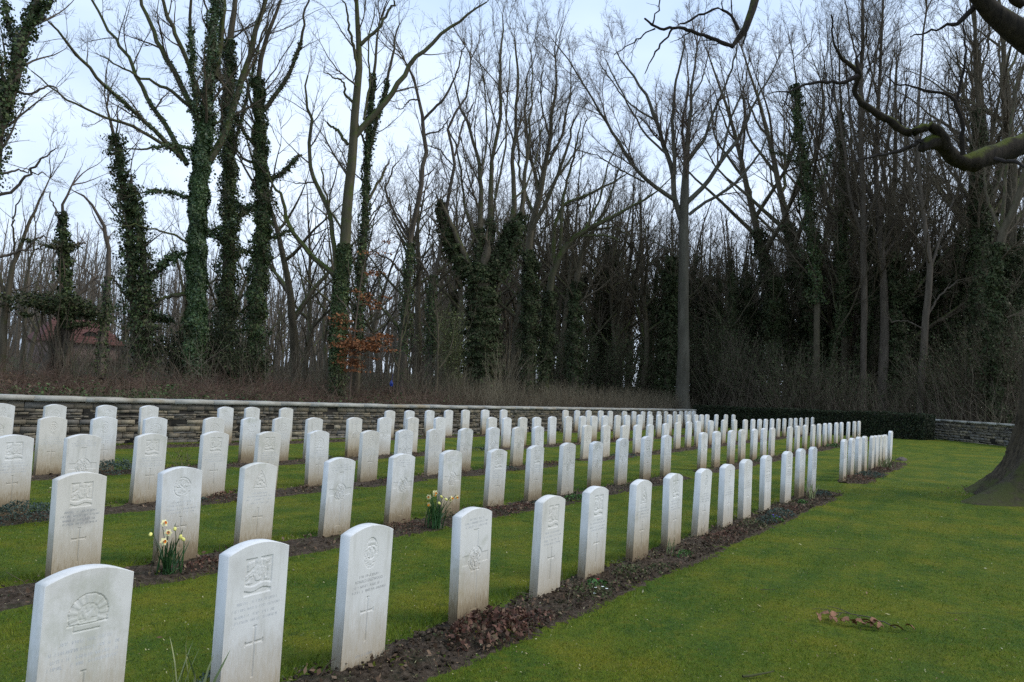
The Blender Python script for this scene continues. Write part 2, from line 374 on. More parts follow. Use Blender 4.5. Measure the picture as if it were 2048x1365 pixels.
# ---------------------------------------------------------------- headstones
SW, ST, SHD, SH = 0.381, 0.076, 0.768, 0.813
def arch(x, inset=0.0):
    c = SW/2; rise = SH-SHD
    return SHD+rise*(1-((x-c)/c)**2)-inset
PX0, PX1 = 0.024, 0.357
def body_mesh(name, holes):
    """slab with an arched head; the face plane is y=0, its back y=ST; holes = patch bands (z0,z1) between PX0 and PX1"""
    A = Acc(); ins = 0.003; K = 17
    def outline(i, y):
        xs = np.linspace(SW-i, i, K); pts = [(i, y, -0.16), (SW-i, y, -0.16)]
        pts += [(x, y, arch(i+(x-i)*(SW)/(SW) if False else x)-i) for x in xs]
        return np.array(pts)
    o0 = outline(ins, 0.0); o1 = outline(0.0, ins); o2 = outline(0.0, ST-ins); o3 = outline(ins, ST)
    n_ = len(o0); V = np.concatenate([o0, o1, o2, o3]); F = []
    for L in range(3):
        for k in range(n_):
            a = L*n_+k; b = L*n_+(k+1) % n_; F.append((b, a, a+n_, b+n_))
    A.add(V, F)
    A.add(o3, [list(range(n_-1, -1, -1))][0:1])
    # face: strips left and right, bands, cap
    z_lo = min(h[0] for h in holes); z_hi = max(h[1] for h in holes)
    e = ins
    top = o0[2:]
    capz = z_hi
    A.add([(e, 0, -0.16), (PX0, 0, -0.16), (PX0, 0, capz), (e, 0, top[-1][2])], [(0, 1, 2, 3)])
    A.add([(PX1, 0, -0.16), (SW-e, 0, -0.16), (SW-e, 0, top[0][2]), (PX1, 0, capz)], [(0, 1, 2, 3)])
    cap = [(PX0, 0, capz), (PX1, 0, capz)]+[tuple(p) for p in top]
    A.add(cap, [list(range(len(cap)))])
    zs = -0.16
    for h in sorted(holes):
        if h[0] > zs+1e-6: A.add([(PX0, 0, zs), (PX1, 0, zs), (PX1, 0, h[0]), (PX0, 0, h[0])], [(0, 1, 2, 3)])
        zs = h[1]
    return A
def seg(X, Z, x0, z0, x1, z1):
    dx, dz = x1-x0, z1-z0; t = np.clip(((X-x0)*dx+(Z-z0)*dz)/(dx*dx+dz*dz+1e-12), 0, 1)
    return np.hypot(X-x0-t*dx, Z-z0-t*dz)
def box_(X, Z, x0, x1, z0, z1): return (X > x0) & (X < x1) & (Z > z0) & (Z < z1)
def vnoise(X, Z, sc_, seed):
    r_ = np.random.default_rng(seed); o_ = 0
    for k in range(6):
        a = r_.uniform(0, 6.28); f_ = sc_*r_.uniform(0.6, 1.6); o_ = o_+np.sin((X*math.cos(a)+Z*math.sin(a))*f_+r_.uniform(0, 6.28))
    return o_/3
def latin(X, Z):
    D = np.zeros_like(X); c = 190.5
    m_ = box_(X, Z, c-6.5, c+6.5, 140, 398) | box_(X, Z, c-57, c+57, 306, 321)
    m_ |= box_(X, Z, c-11, c+11, 391, 398) | box_(X, Z, c-57, c-51, 302, 325) | box_(X, Z, c+51, c+57, 302, 325)
    D[m_] = 6.5; return D
def em_square(X, Z, seed=1):
    D = np.zeros_like(X); c = 190.5
    r_ = box_(X, Z, 106, 275, 556, 738) & ~box_(X, Z, c-14, c+10, 715, 740)
    D[r_] = 6.0
    nn_ = vnoise(X, Z, 0.16, seed)
    lions = (nn_ > -0.15) & ((np.abs(np.abs(X-c)-52) < 26)) & (Z > 612) & (Z < 722)
    shield = (((X-c)/33)**2+((Z-662)/42)**2 < 1) | (box_(X, Z, c-22, c+22, 690, 728))
    D[r_ & lions] = 1.5+1.5*(nn_[r_ & lions] > 0.4)
    D[r_ & shield] = 1.2
    D[r_ & shield & (vnoise(X, Z, 0.3, seed+5) > 0.55)] = 3.5
    wav = 590+7*np.sin((X-c)/22)
    D[r_ & (np.abs(Z-wav) < 13)] = 0.8
    D[r_ & (np.abs(Z-wav-20) < 2.5)] = 6.5
    D[r_ & (np.abs(Z-wav+18) < 4)] = 7.0
    return D
def em_sun(X, Z, s_=1.0, cz=625):
    c = 190.5; D = np.zeros_like(X); R_ = np.hypot(X-c, Z-cz); a = np.arctan2(Z-cz, X-c)
    disc = (R_ < 84) & (Z > cz-30)
    D[disc] = 2.2
    ring = (np.abs(R_-84) < 2.6) & (Z > cz-34); D[ring] = 6.0
    ray = disc & (R_ > 44) & (np.cos(a*15) > 0.1); D[ray] = 0.3
    D[disc & (np.abs(R_-43) < 2.5)] = 4.0
    D[disc & (R_ < 40) & (vnoise(X, Z, 0.22, 4) > 0.35)] = 4.2
    for sx in (-1, 1):
        D[box_(X, Z, *sorted((c+sx*38, c+sx*86)), cz-40, cz-33)] = 6
        D[box_(X, Z, *sorted((c+sx*12, c+sx*38)), cz-22, cz-17)] = 5
    sc1 = box_(X, Z, c-58, c+52, cz-64, cz-38); D[sc1] = 0
    D[(seg(X, Z, c-58, cz-64, c+52, cz-64) < 2.8) | (seg(X, Z, c-58, cz-64, c-58, cz-38) < 2.4) | (seg(X, Z, c-40, cz-38, c+52, cz-38) < 1.8)] = 6
    return D
def em_oval(X, Z):
    c = 190.5; cz = 648; D = np.zeros_like(X); e = np.hypot((X-c)/60, (Z-cz)/84)
    D[(np.abs(e-1) < 0.035)] = 3.0
    wre = (e < 1) & (e > 0.70) & (vnoise(X, Z, 0.28, 8) > 0.1) & (Z < 690); D[wre] = 3.0
    R_ = np.hypot(X-c, Z-(cz+2)); D[np.abs(R_-33) < 3.0] = 5.0
    D[(R_ < 29) & (vnoise(X, Z, 0.25, 3) > 0.25)] = 5.5
    crown = box_(X, Z, c-32, c+32, 694, 728); D[crown] = 3.5
    for k in (-24, -8, 8, 24): D[np.hypot(X-c-k, Z-711) < 8] = 0.6
    D[seg(X, Z, c-32, 692, c+32, 692) < 2.5] = 6.5
    D[(np.abs(np.hypot(X-c, Z-700)-38) < 3) & (Z > 712)] = 6
    return D
def em_maple(X, Z):
    c = 190.5; cz = 645; D = np.zeros_like(X); R_ = np.hypot(X-c, Z-cz); a = np.arctan2(Z-cz, X-c)
    D[(np.abs(R_-80) < 3.5) & (vnoise(X, Z, 0.09, 12) > -0.5)] = 5.5
    star = R_ < 42+16*np.cos(5*(a-np.pi/2)); D[(R_ < 62) & ~star] = 2.5
    D[star & (vnoise(X, Z, 0.2, 2) > 0.6)] = 4
    for sx in (-1, 1): D[box_(X, Z, *sorted((c+sx*14, c+sx*52)), cz-6, cz+1)] = 6.5
    D[(R_ < 76) & (R_ > 60) & (vnoise(X, Z, 0.3, 9) > 0.5)] = 3.5
    return D
def em_triangle(X, Z):
    c = 190.5; D = np.zeros_like(X)
    ap, bl, br = (c, 742), (c-72, 590), (c+72, 590)
    # curved sides
    for sx in (-1, 1):
        for k in range(6):
            t0, t1 = k/6, (k+1)/6
            f_ = lambda t: (c+sx*(72*t+14*math.sin(t*math.pi)), 742-152*t)
            D[seg(X, Z, *f_(t0), *f_(t1)) < 2.6] = 5.5
    D[seg(X, Z, c-80, 582, c+80, 582) < 3.2] = 5.5
    ins_ = (np.abs(X-c) < (742-Z)*0.42) & (Z > 600) & (Z < 725)
    D[ins_ & (vnoise(X, Z, 0.17, 21) > 0.2)] = 4.5
    return D
def em_big(X, Z):
    """large cross carrying a round badge at its crossing"""
    c = 190.5; cz = 462; D = np.zeros_like(X); R_ = np.hypot(X-c, Z-cz)
    m_ = box_(X, Z, c-28, c+28, 112, 668) | box_(X, Z, 34, 347, cz+2-34, cz+2+34)
    m_ |= box_(X, Z, c-34, c+34, 660, 668) | box_(X, Z, c-36, c+36, 112, 122)
    m_ |= (R_ < 86)
    D[m_] = 4.5
    D[m_ & (R_ > 30) & (R_ < 80) & (vnoise(X, Z, 0.2, 31) > 0.15)] = 1.2
    D[(np.abs(R_-84) < 2.5)] = 6.0
    D[(np.abs(R_-33) < 2.5) & m_] = 6.0
    D[(R_ < 30) & (vnoise(X, Z, 0.25, 33) > 0.2)] = 1.0
    D[seg(X, Z, c-48, cz-78, c+48, cz-78) < 4] = 6.5
    return D
def patch(A, bands, fn, step=3.0):
    for z0, z1 in bands:
        nx = int(round((PX1-PX0)*1000/step)); nz_ = int(round((z1-z0)*1000/step))
        xs = np.linspace(PX0*1000, PX1*1000, nx+1); zs = np.linspace(z0*1000, z1*1000, nz_+1)
        X, Z = np.meshgrid(xs, zs, indexing='ij'); D = fn(X, Z)
        D = D*0.72
        V = np.column_stack([X.ravel()/1000, D.ravel()/1000, Z.ravel()/1000])
        i = np.arange(nx*nz_); r = i//nz_; c_ = i % nz_; v0 = r*(nz_+1)+c_
        A.add(V, np.stack([v0, v0+nz_+1, v0+nz_+2, v0+1], 1))
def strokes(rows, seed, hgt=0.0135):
    """worn letters: flat strokes grouped as words, shade of the cuts in their colour; rows = (z, half width)"""
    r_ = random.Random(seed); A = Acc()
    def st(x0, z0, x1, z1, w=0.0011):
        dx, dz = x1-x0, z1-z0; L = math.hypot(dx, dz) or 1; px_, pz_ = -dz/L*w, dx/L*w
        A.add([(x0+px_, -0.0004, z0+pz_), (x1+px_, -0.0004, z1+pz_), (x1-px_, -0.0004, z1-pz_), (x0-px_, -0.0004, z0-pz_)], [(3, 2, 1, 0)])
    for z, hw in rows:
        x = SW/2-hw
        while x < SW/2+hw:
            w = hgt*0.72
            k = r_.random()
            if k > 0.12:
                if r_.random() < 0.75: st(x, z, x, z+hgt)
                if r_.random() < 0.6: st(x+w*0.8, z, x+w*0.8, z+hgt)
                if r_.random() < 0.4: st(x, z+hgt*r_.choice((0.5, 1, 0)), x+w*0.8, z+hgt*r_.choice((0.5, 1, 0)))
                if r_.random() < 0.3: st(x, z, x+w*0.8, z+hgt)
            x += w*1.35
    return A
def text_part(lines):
    """flat lettering that can still be read, shade of the cuts in its colour"""
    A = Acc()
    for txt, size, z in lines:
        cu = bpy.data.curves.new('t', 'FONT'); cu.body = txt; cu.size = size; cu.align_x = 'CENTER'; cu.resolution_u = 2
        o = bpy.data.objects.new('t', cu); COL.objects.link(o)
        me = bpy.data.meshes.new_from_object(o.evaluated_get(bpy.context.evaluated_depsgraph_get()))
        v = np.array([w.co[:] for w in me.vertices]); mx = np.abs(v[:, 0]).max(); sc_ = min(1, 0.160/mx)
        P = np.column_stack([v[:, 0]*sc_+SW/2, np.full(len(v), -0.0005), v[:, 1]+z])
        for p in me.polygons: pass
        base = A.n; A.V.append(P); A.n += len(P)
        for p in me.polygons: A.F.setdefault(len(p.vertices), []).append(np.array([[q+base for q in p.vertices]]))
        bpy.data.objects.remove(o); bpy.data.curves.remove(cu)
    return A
EB = [(0.545, 0.751)]; CB = [(0.120, 0.411)]
BEB = []; BCB = [(0.105, 0.675)]
KINDS = {
 'square': (EB, CB, em_square, latin, [(0.515, .12), (0.485, .15), (0.452, .13), (0.425, .15)]),
 'square2': (EB, CB, lambda X, Z: em_square(X, Z, 17), latin, [(0.515, .10), (0.488, .14), (0.455, .15), (0.428, .12)]),
 'sun': (EB, CB, em_sun, latin, [(0.515, .11), (0.482, .15), (0.452, .14), (0.425, .15)]),
 'oval': (EB, CB, em_oval, latin, [(0.515, .08), (0.485, .15), (0.452, .13), (0.425, .15)]),
 'maple': (EB, CB, em_maple, latin, [(0.515, .09), (0.488, .14), (0.455, .15), (0.428, .12)]),
 'triangle': (EB, CB, em_triangle, latin, [(0.53, .09), (0.50, .14), (0.47, .15), (0.438, .12)]),
 'big': (BEB, BCB, em_big, em_big, [(0.735, .09), (0.71, .14), (0.685, .13)]),
}
MESHES = {}
for kname, (eb, cb, ef, cf, rows_) in KINDS.items():
    B = body_mesh('b', eb+cb)
    E_ = Acc(); patch(E_, eb, ef); C_ = Acc(); patch(C_, cb, cf)
    if not eb:
        for R_, w_ in ((0.057, 0.0022), (0.020, 0.0030)):
            a_ = np.linspace(0, 2*np.pi, 33)[:-1]; ri_ = [(R_+dr, y_) for dr, y_ in ((-w_*1.6, 0.0046), (-w_, 0.0012), (w_, 0.0012), (w_*1.6, 0.0046))]
            Vr = np.concatenate([np.column_stack([SW/2+r0_*np.cos(a_), np.full(32, y_), 0.462+r0_*np.sin(a_)]) for r0_, y_ in ri_])
            Fr = [(k_*32+j_, k_*32+(j_+1) % 32, (k_+1)*32+(j_+1) % 32, (k_+1)*32+j_) for k_ in range(3) for j_ in range(32)]
            if R_ > 0.05: E_.add(Vr, Fr)
            else:
                E_.add(Vr, Fr)
                for j_ in range(8):
                    an_ = j_*math.pi/4; e_ = np.array([math.cos(an_), math.sin(an_)]); g_ = np.array([-e_[1], e_[0]])*0.0035
                    q_ = [e_*0.0215+g_, e_*0.0215-g_, e_*0.0545-g_, e_*0.0545+g_]
                    E_.add([(SW/2+x_, 0.0012, 0.462+z_) for x_, z_ in q_]+[(SW/2+x_*1.0, 0.0046, 0.462+z_) for x_, z_ in q_], [(0, 1, 2, 3), (0, 4, 5, 1), (2, 6, 7, 3)])
    me_b = B.build('slab_'+kname, M['stone']); me_e = E_.build('emblem_'+kname, M['stone']); me_c = C_.build('cross_'+kname, M['stone'])
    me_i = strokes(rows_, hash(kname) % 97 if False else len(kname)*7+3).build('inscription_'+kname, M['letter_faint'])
    W_ = body_mesh('w', eb+cb); patch(W_, eb, ef, 6.0); patch(W_, cb, cf, 6.0)
    MESHES[kname] = (me_b, me_e, me_c, me_i, W_.build('whole_'+kname, M['stone']))
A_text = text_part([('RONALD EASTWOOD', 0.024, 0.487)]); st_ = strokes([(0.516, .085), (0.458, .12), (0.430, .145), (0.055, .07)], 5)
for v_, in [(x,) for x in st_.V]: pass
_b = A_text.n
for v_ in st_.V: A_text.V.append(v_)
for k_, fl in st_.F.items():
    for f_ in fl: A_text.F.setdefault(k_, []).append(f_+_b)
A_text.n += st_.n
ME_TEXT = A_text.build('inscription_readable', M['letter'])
M['letter_grey'] = plain('grimy_shaded_letters', (0.36, 0.37, 0.37), 0.9)  # grime plus the painted shade of the cuts
EMB = {'square': 'square coat of arms', 'square2': 'square coat of arms', 'sun': 'rayed half-round badge', 'oval': 'oval crowned badge', 'maple': 'round leaf badge', 'triangle': 'pointed triangular badge', 'big': 'large badged cross'}
ORD = ['first', 'second', 'third', 'fourth', 'fifth', 'sixth', 'seventh', 'eighth', 'ninth', 'tenth', 'eleventh', 'twelfth', 'thirteenth', 'fourteenth', 'fifteenth', 'sixteenth', 'seventeenth', 'eighteenth', 'nineteenth', 'twentieth', 'twenty-first', 'twenty-second', 'twenty-third', 'twenty-fourth', 'twenty-fifth', 'twenty-sixth', 'twenty-seventh', 'twenty-eighth', 'twenty-ninth', 'thirtieth', 'thirty-first', 'thirty-second', 'thirty-third', 'thirty-fourth', 'thirty-fifth', 'thirty-sixth', 'thirty-seventh']
ROWN = ['the front row', 'the second row', 'the middle row', 'the fourth row', 'the back row by the wall']
ROWS = [
(3.246, [(1.73,0.011),(2.61,0.003),(3.43,-0.006),(4.53,-0.017),(5.59,-0.017),(6.40,-0.007),(7.40,-0.014),(8.30,-0.014),(9.21,-0.012),(10.14,-0.012),(10.99,0.002),(12.00,0.012),(13.16,0.018),(14.08,0.021),(14.98,0.018),(17.82,0.050),(18.64,0.050),(19.51,0.050),(20.35,0.035),(21.30,0.009),(21.96,0.001),(22.53,-0.013),(23.05,-0.024),(23.52,-0.030),(24.29,0.048)],
 'sun square oval big square square2 triangle square oval oval oval square square2 oval square2 oval'),
(6.032, [(3.26,-0.003),(4.13,-0.009),(4.94,-0.008),(5.98,-0.005),(6.98,-0.004),(7.94,-0.002),(8.94,-0.020),(9.97,-0.012),(10.93,-0.002),(11.92,-0.013),(12.94,0.013),(14.03,0.016),(15.02,0.010),(17.10,0.020),(18.03,0.021),(19.12,0.017),(20.00,0.015),(21.00,0.007),(21.93,0.006),(22.72,0.001),(24.66,-0.004),(25.63,-0.002),(26.62,0.002),(27.68,-0.008),(28.64,0.002),(29.53,0.001),(30.38,-0.005),(31.50,-0.008),(32.51,-0.014),(33.78,-0.018),(35.09,-0.021),(36.15,-0.024)],
 'square maple triangle big big big square square2 big big big square oval big big oval big'),
(8.816, [(4.10,0.020),(4.82,0.017),(5.64,0.015),(6.54,0.023),(7.41,0.012),(8.37,0.008),(9.46,-0.004),(10.30,-0.003),(11.13,-0.005),(12.04,-0.004),(12.96,-0.001),(13.88,-0.005),(14.72,-0.005),(16.92,-0.008),(17.99,-0.026),(19.04,-0.044),(19.89,-0.050),(20.72,-0.050),(21.83,-0.036),(22.79,-0.022),(23.70,-0.013),(24.52,-0.001),(25.70,0.002),(27.04,0.009),(28.29,-0.002),(29.53,-0.015),(30.46,-0.012),(31.35,-0.020),(32.21,-0.025),(33.15,-0.027),(34.09,-0.034),(35.09,-0.033),(36.09,-0.036),(37.05,-0.037),(38.06,-0.034),(39.18,-0.035),(40.33,-0.026)],
 'square big square square2 square sun oval big oval big big big big big big oval big oval'),
(11.627, [(5.21,0.012),(5.95,0.006),(6.72,0.003),(7.56,0.003),(8.64,0.002),(9.42,0.001),(10.12,-0.000),(10.92,-0.002),(12.05,-0.000),(12.96,0.002),(13.89,0.004),(14.91,0.003),(17.05,-0.004),(17.77,-0.015),(18.56,-0.013),(19.30,-0.010),(20.20,-0.000),(21.12,0.005),(22.03,0.010),(22.82,0.014),(23.60,0.017),(24.54,0.024),(25.33,0.028),(26.37,0.030),(27.27,0.032),(28.14,0.028),(29.19,0.026),(30.17,0.021),(31.21,0.017),(32.06,0.017),(32.72,0.015),(33.39,0.014),(34.61,0.013),(35.97,0.004),(37.05,-0.001)],
 'sun oval oval sun sun sun sun sun big big big sun oval oval oval oval'),
(14.956, [(6.82,-0.016),(7.72,-0.014),(8.69,-0.009),(9.61,-0.007),(11.46,-0.004),(12.18,0.001),(13.19,-0.005),(16.89,-0.034),(17.73,-0.029),(18.68,-0.018),(19.61,-0.008),(20.49,0.007),(21.58,0.015),(22.68,0.025),(26.98,0.025),(27.89,0.023),(28.89,0.018),(29.96,0.014),(30.90,0.005),(32.25,-0.002),(33.28,-0.007),(34.28,-0.008),(35.08,-0.004),(36.15,0.002),(37.08,0.004),(38.25,0.009),(39.11,0.014),(39.84,0.024),(40.38,0.026),(40.96,0.038)],
 'oval sun maple oval sun sun oval sun sun sun oval'),
]
SPECIAL = {
 (0, 0): 'white headstone with rayed half-round badge, largest and nearest, at the lower left corner',
 (0, 1): 'second nearest headstone, with square coat of arms, at the bottom edge',
 (0, 2): 'white headstone with oval crowned badge and readable carved name above its cross',
 (0, 3): 'headstone with large badged cross rising from red-brown dead leaves',
 (1, 0): 'white headstone with grey grime under its coat of arms, standing behind the nearest one',
 (1, 1): 'white headstone with round leaf badge and daffodils flowering at its foot',
 (1, 5): 'white headstone with large cross and round badge, daffodils at its left foot',
 (0, 6): 'headstone with pointed badge and green algae, seventh in the front row',
 (3, 1): 'cream-stained headstone with oval badge, second from left in the fourth row',
 (0, 24): 'lone white headstone at the far end of the front row',
}
rr = random.Random(11)
for ri, (off, items, kinds) in enumerate(ROWS):
    kinds = kinds.split(); kk = len(kinds)
    for si, (s, dz) in enumerate(items):
        kd = kinds[si] if si < kk else rr.choice(['oval', 'big', 'square2', 'sun', 'oval', 'big'])
        p = sn2w(s, off); z = float(terrain_sn(s, off))+dz
        dist = math.hypot(*p)
        col = (rr.choice([0, 0.05, 0.15, 0.3, 0.6, 0.8]), rr.uniform(0, 0.95), rr.random(), 1)
        if (ri, si) in ((3, 1), (1, 0), (2, 4), (2, 6)): col = (0.9, 0.5, rr.random(), 1)
        if (ri, si) == (0, 6): col = (0.15, 0.9, 0.4, 1)
        rz = TH+math.radians(rr.uniform(-1.2, 1.2)); tilt = math.radians(rr.uniform(-1.2, 1.0)); tilt2 = math.radians(rr.uniform(-0.9, 0.9))
        if (ri, si) == (1, 0): pass
        me_b, me_e, me_c, me_i, me_w = MESHES[kd]
        near = dist < 21
        if near: root = obj('headstone', me_b)
        else: root = obj('headstone', me_w)
        root.location = (p[0], p[1], z); root.rotation_euler = (tilt, tilt2, rz); root.color = col
        lab = SPECIAL.get((ri, si)) or 'headstone with %s, %s from left in %s' % (EMB[kd], ORD[si], ROWN[ri])
        if not near and (ri, si) not in SPECIAL: lab = 'white headstone, %s from left in %s' % (ORD[si], ROWN[ri])
        tag(root, lab, 'headstone', 'white headstones standing in rows on the lawn')
        if near:
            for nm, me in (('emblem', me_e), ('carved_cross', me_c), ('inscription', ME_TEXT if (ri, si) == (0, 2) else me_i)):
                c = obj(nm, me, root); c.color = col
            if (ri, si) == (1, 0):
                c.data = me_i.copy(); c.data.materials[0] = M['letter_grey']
                for o_ in (root, *[q_ for q_ in root.children if q_.name.split('.')[0] in ('emblem', 'carved_cross')]):
                    o_.data = o_.data.copy(); o_.data.materials[0] = M['stone_grime']

# ---------------------------------------------------------------- dry stone walls
def cube(A, c, h, jit=0.0, r_=None, ax=None):
    """box centre c, half sizes h, in axes ax (3x3 rows)"""
    P = np.array([(x, y, z) for x in (-1, 1) for y in (-1, 1) for z in (-1, 1)], float)*h
    if jit: P += r_.normal(0, jit, P.shape)
    if ax is not None: P = P@ax
    A.add(P+c, [(0, 1, 3, 2), (4, 6, 7, 5), (0, 4, 5, 1), (2, 3, 7, 6), (0, 2, 6, 4), (1, 5, 7, 3)])
def stone_wall(p0, p1, height, label, seed, cop=0.085, thick=0.36, step_=None):
    """wall from (s,n) p0 to p1; its visible face lies on the line, body behind to the left of p0->p1"""
    r_ = np.random.default_rng(seed)
    a = sn2w(*p0); b = sn2w(*p1); L = np.linalg.norm(b-a); d = (b-a)/L; nrm = np.array([-d[1], d[0]])
    ax = np.array([[d[0], d[1], 0], [nrm[0], nrm[1], 0], [0, 0, 1]])
    def gz(u):
        w_ = a+d*u; return float(terrain_sn(w_@DV, w_@NV))
    root = empty('stone_wall', (a[0], a[1], gz(0))); tag(root, label, 'wall')
    org = np.array([a[0], a[1], gz(0)])
    W = Acc(); core = Acc(); Cp = Acc()
    body = height-cop; z = -0.06; 
    while z < body-0.01:
        ch = min(r_.choice([0.035, 0.05, 0.065, 0.085, 0.11])*r_.uniform(0.85, 1.15), body-z)
        if body-z-ch < 0.02: ch = body-z
        u = r_.uniform(-0.3, 0)
        while u < L:
            w = r_.uniform(0.09, 0.36)*(0.6+ch*6)
            hh = ch
            g = gz(min(max(u+w/2, 0), L)); dp = r_.uniform(0.10, 0.14)
            o2 = r_.normal(0, 0.009)
            c = np.array([a[0], a[1], g])+ax[0]*(u+w/2)+ax[1]*(dp/2+o2+0.008)+np.array([0, 0, z+hh/2+r_.normal(0, 0.002)])
            cube(W, c-org, np.array([w/2-0.006, dp/2, hh/2-0.005]), 0.004, r_, ax)
            u += w
        z += ch
    n_ = int(L/1.0)+1
    for k in range(n_):
        u0 = k*L/n_; u1 = (k+1)*L/n_; g = gz((u0+u1)/2)
        c = np.array([a[0], a[1], g])+ax[0]*((u0+u1)/2)+ax[1]*(thick/2+0.02)+np.array([0, 0, body/2-0.10])
        cube(core, c-org, np.array([(u1-u0)/2+0.01, thick/2, body/2+0.095]), 0, None, ax)
        c = np.array([a[0], a[1], g])+ax[0]*((u0+u1)/2)+ax[1]*(thick/2)+np.array([0, 0, body+cop/2])
        cube(Cp, c-org+np.array([0, 0, r_.normal(0, 0.003)]), np.array([(u1-u0)/2-0.004, thick/2+0.045+r_.uniform(0, 0.008), cop/2-0.001+r_.uniform(0, 0.003)]), 0.0025, r_, ax)
    obj('rubble_courses', W.build('rubble', M['rubble']), root); obj('wall_core', core.build('core', M['mortar']), root)
    obj('coping', Cp.build('coping', M['coping']), root)
stone_wall((-1, 15.72), (43.4, 15.72), 0.905, 'long low grey rubble wall with pale coping behind the back row of headstones', 3)
# the right-hand wall faces the lawn, so run it the other way round
def right_wall():
    stone_wall((42.9, 4.6), (28.0, -6.2), 0.90, 'low rubble wall with pale coping between the dark hedge and the big mossy tree', 4)
right_wall()

# ---------------------------------------------------------------- leaves and tubes
def leaves_mesh(A, P, size, r_, up=0.0, aspect=0.8, out_=None, quad=True):
    n_ = len(P); size = np.broadcast_to(size, (n_,))
    nr = r_.normal(size=(n_, 3))
    if out_ is not None: nr = nr*0.6+out_
    nr[:, 2] += up; nr /= np.linalg.norm(nr, axis=1, keepdims=True)+1e-9
    t = np.cross(nr, r_.normal(size=(n_, 3))); t /= np.linalg.norm(t, axis=1, keepdims=True)+1e-9
    b = np.cross(nr, t); s = size[:, None]
    V = np.stack([P-t*s*0.5, P+b*s*0.5*aspect-t*s*0.05, P+t*s*0.55, P-b*s*0.5*aspect-t*s*0.05], 1)
    i = np.arange(n_)[:, None]*4; A.add(V.reshape(-1, 3), np.concatenate([i, i+1, i+2, i+3], 1))
def tubes(A, P, R, S):
    """P (N,K,3) R (N,K) -> S sided tubes"""
    N_, K, _ = P.shape
    T = np.empty_like(P); T[:, 1:-1] = P[:, 2:]-P[:, :-2]; T[:, 0] = P[:, 1]-P[:, 0]; T[:, -1] = P[:, -1]-P[:, -2]
    T /= np.linalg.norm(T, axis=2, keepdims=True)+1e-9
    ref = np.where(np.abs(T[:, :1, 0:1]) < 0.8, np.array([1.0, 0, 0]), np.array([0, 1.0, 0]))
    U = np.cross(T, ref); U /= np.linalg.norm(U, axis=2, keepdims=True)+1e-9; Wv = np.cross(T, U)
    an = np.arange(S)*2*np.pi/S
    V = P[:, :, None]+R[:, :, None, None]*(U[:, :, None]*np.cos(an)[None, None, :, None]+Wv[:, :, None]*np.sin(an)[None, None, :, None])
    base = (np.arange(N_)*K*S)[:, None, None]; k = (np.arange(K-1)*S)[None, :, None]; s = np.arange(S)[None, None]; s2 = (s+1) % S
    F = np.stack([base+k+s, base+k+s2, base+k+S+s2, base+k+S+s], -1).reshape(-1, 4)
    A.add(V.reshape(-1, 3), F)
def walk(p0, d0, L, K, wander, trop, r_):
    N_ = len(p0); P = np.empty((N_, K, 3)); P[:, 0] = p0; d = d0.copy(); st = (L/(K-1))[:, None]
    for k in range(1, K):
        d = d+r_.normal(0, wander, (N_, 3)); d[:, 2] += trop; d /= np.linalg.norm(d, axis=1, keepdims=True)
        P[:, k] = P[:, k-1]+d*st
    return P
def branch(par, r_, per_m, t0, ang, angsd, lr, K, wander, trop, rr_, minr, lmin=0.2, lmax=9, flat=None, tip=0.25):
    P, R = par; N_, K0, _ = P.shape
    segL = np.linalg.norm(np.diff(P, axis=1), axis=2); L = segL.sum(1)
    cnt = r_.poisson(per_m*L*(1-t0)); idx = np.repeat(np.arange(N_), cnt); n_ = len(idx)
    if n_ == 0: return (np.zeros((0, K, 3)), np.zeros((0, K)))
    t = t0+(1-t0)*r_.random(n_)**0.9; t = np.minimum(t, 0.985); f = t*(K0-1); i0 = np.minimum(f.astype(int), K0-2); w = (f-i0)[:, None]
    p = P[idx, i0]*(1-w)+P[idx, i0+1]*w; rad = R[idx, i0]*(1-w[:, 0])+R[idx, i0+1]*w[:, 0]
    tan = P[idx, i0+1]-P[idx, i0]; tan /= np.linalg.norm(tan, axis=1, keepdims=True)+1e-9
    per = np.cross(tan, r_.normal(size=(n_, 3))); per /= np.linalg.norm(per, axis=1, keepdims=True)+1e-9
    if flat is not None: per[:, 2] *= flat; per /= np.linalg.norm(per, axis=1, keepdims=True)+1e-9
    a = np.radians(np.clip(r_.normal(ang, angsd, n_), 8, 110))[:, None]
    d = tan*np.cos(a)+per*np.sin(a)
    ln = np.clip(L[idx]*lr*(1-0.55*t)*r_.uniform(0.6, 1.3, n_), lmin, lmax)
    P2 = walk(p, d, ln, K, wander, trop, r_)
    r0 = np.maximum(np.minimum(rad*rr_, ln*0.02+0.004), minr)
    R2 = r0[:, None]*np.linspace(1, tip, K)[None]
    R2 = np.maximum(R2, minr*0.6)
    return (P2, R2)
def tips(par, r_, k=2, ang=16, lr=0.35, K=6, trop=0.04, lmax=2.5):
    """finer shoots that carry each stem on past its end"""
    P, R = par
    if len(P) == 0: return (np.zeros((0, K, 3)), np.zeros((0, K)))
    idx = np.repeat(np.arange(len(P)), k); tan = P[idx, -1]-P[idx, -2]; tan /= np.linalg.norm(tan, axis=1, keepdims=True)+1e-9
    per = np.cross(tan, r_.normal(size=tan.shape)); per /= np.linalg.norm(per, axis=1, keepdims=True)+1e-9
    a = np.radians(np.abs(r_.normal(ang, 8, len(idx))))[:, None]; d = tan*np.cos(a)+per*np.sin(a)
    L = np.linalg.norm(np.diff(P, axis=1), axis=2).sum(1)[idx]; ln = np.clip(L*lr*r_.uniform(0.6, 1.2, len(idx)), 0.3, lmax)
    return (walk(P[idx, -1], d, ln, K, 0.12, trop, r_), (R[idx, -1]*0.95)[:, None]*np.linspace(1, 0.25, K)[None])
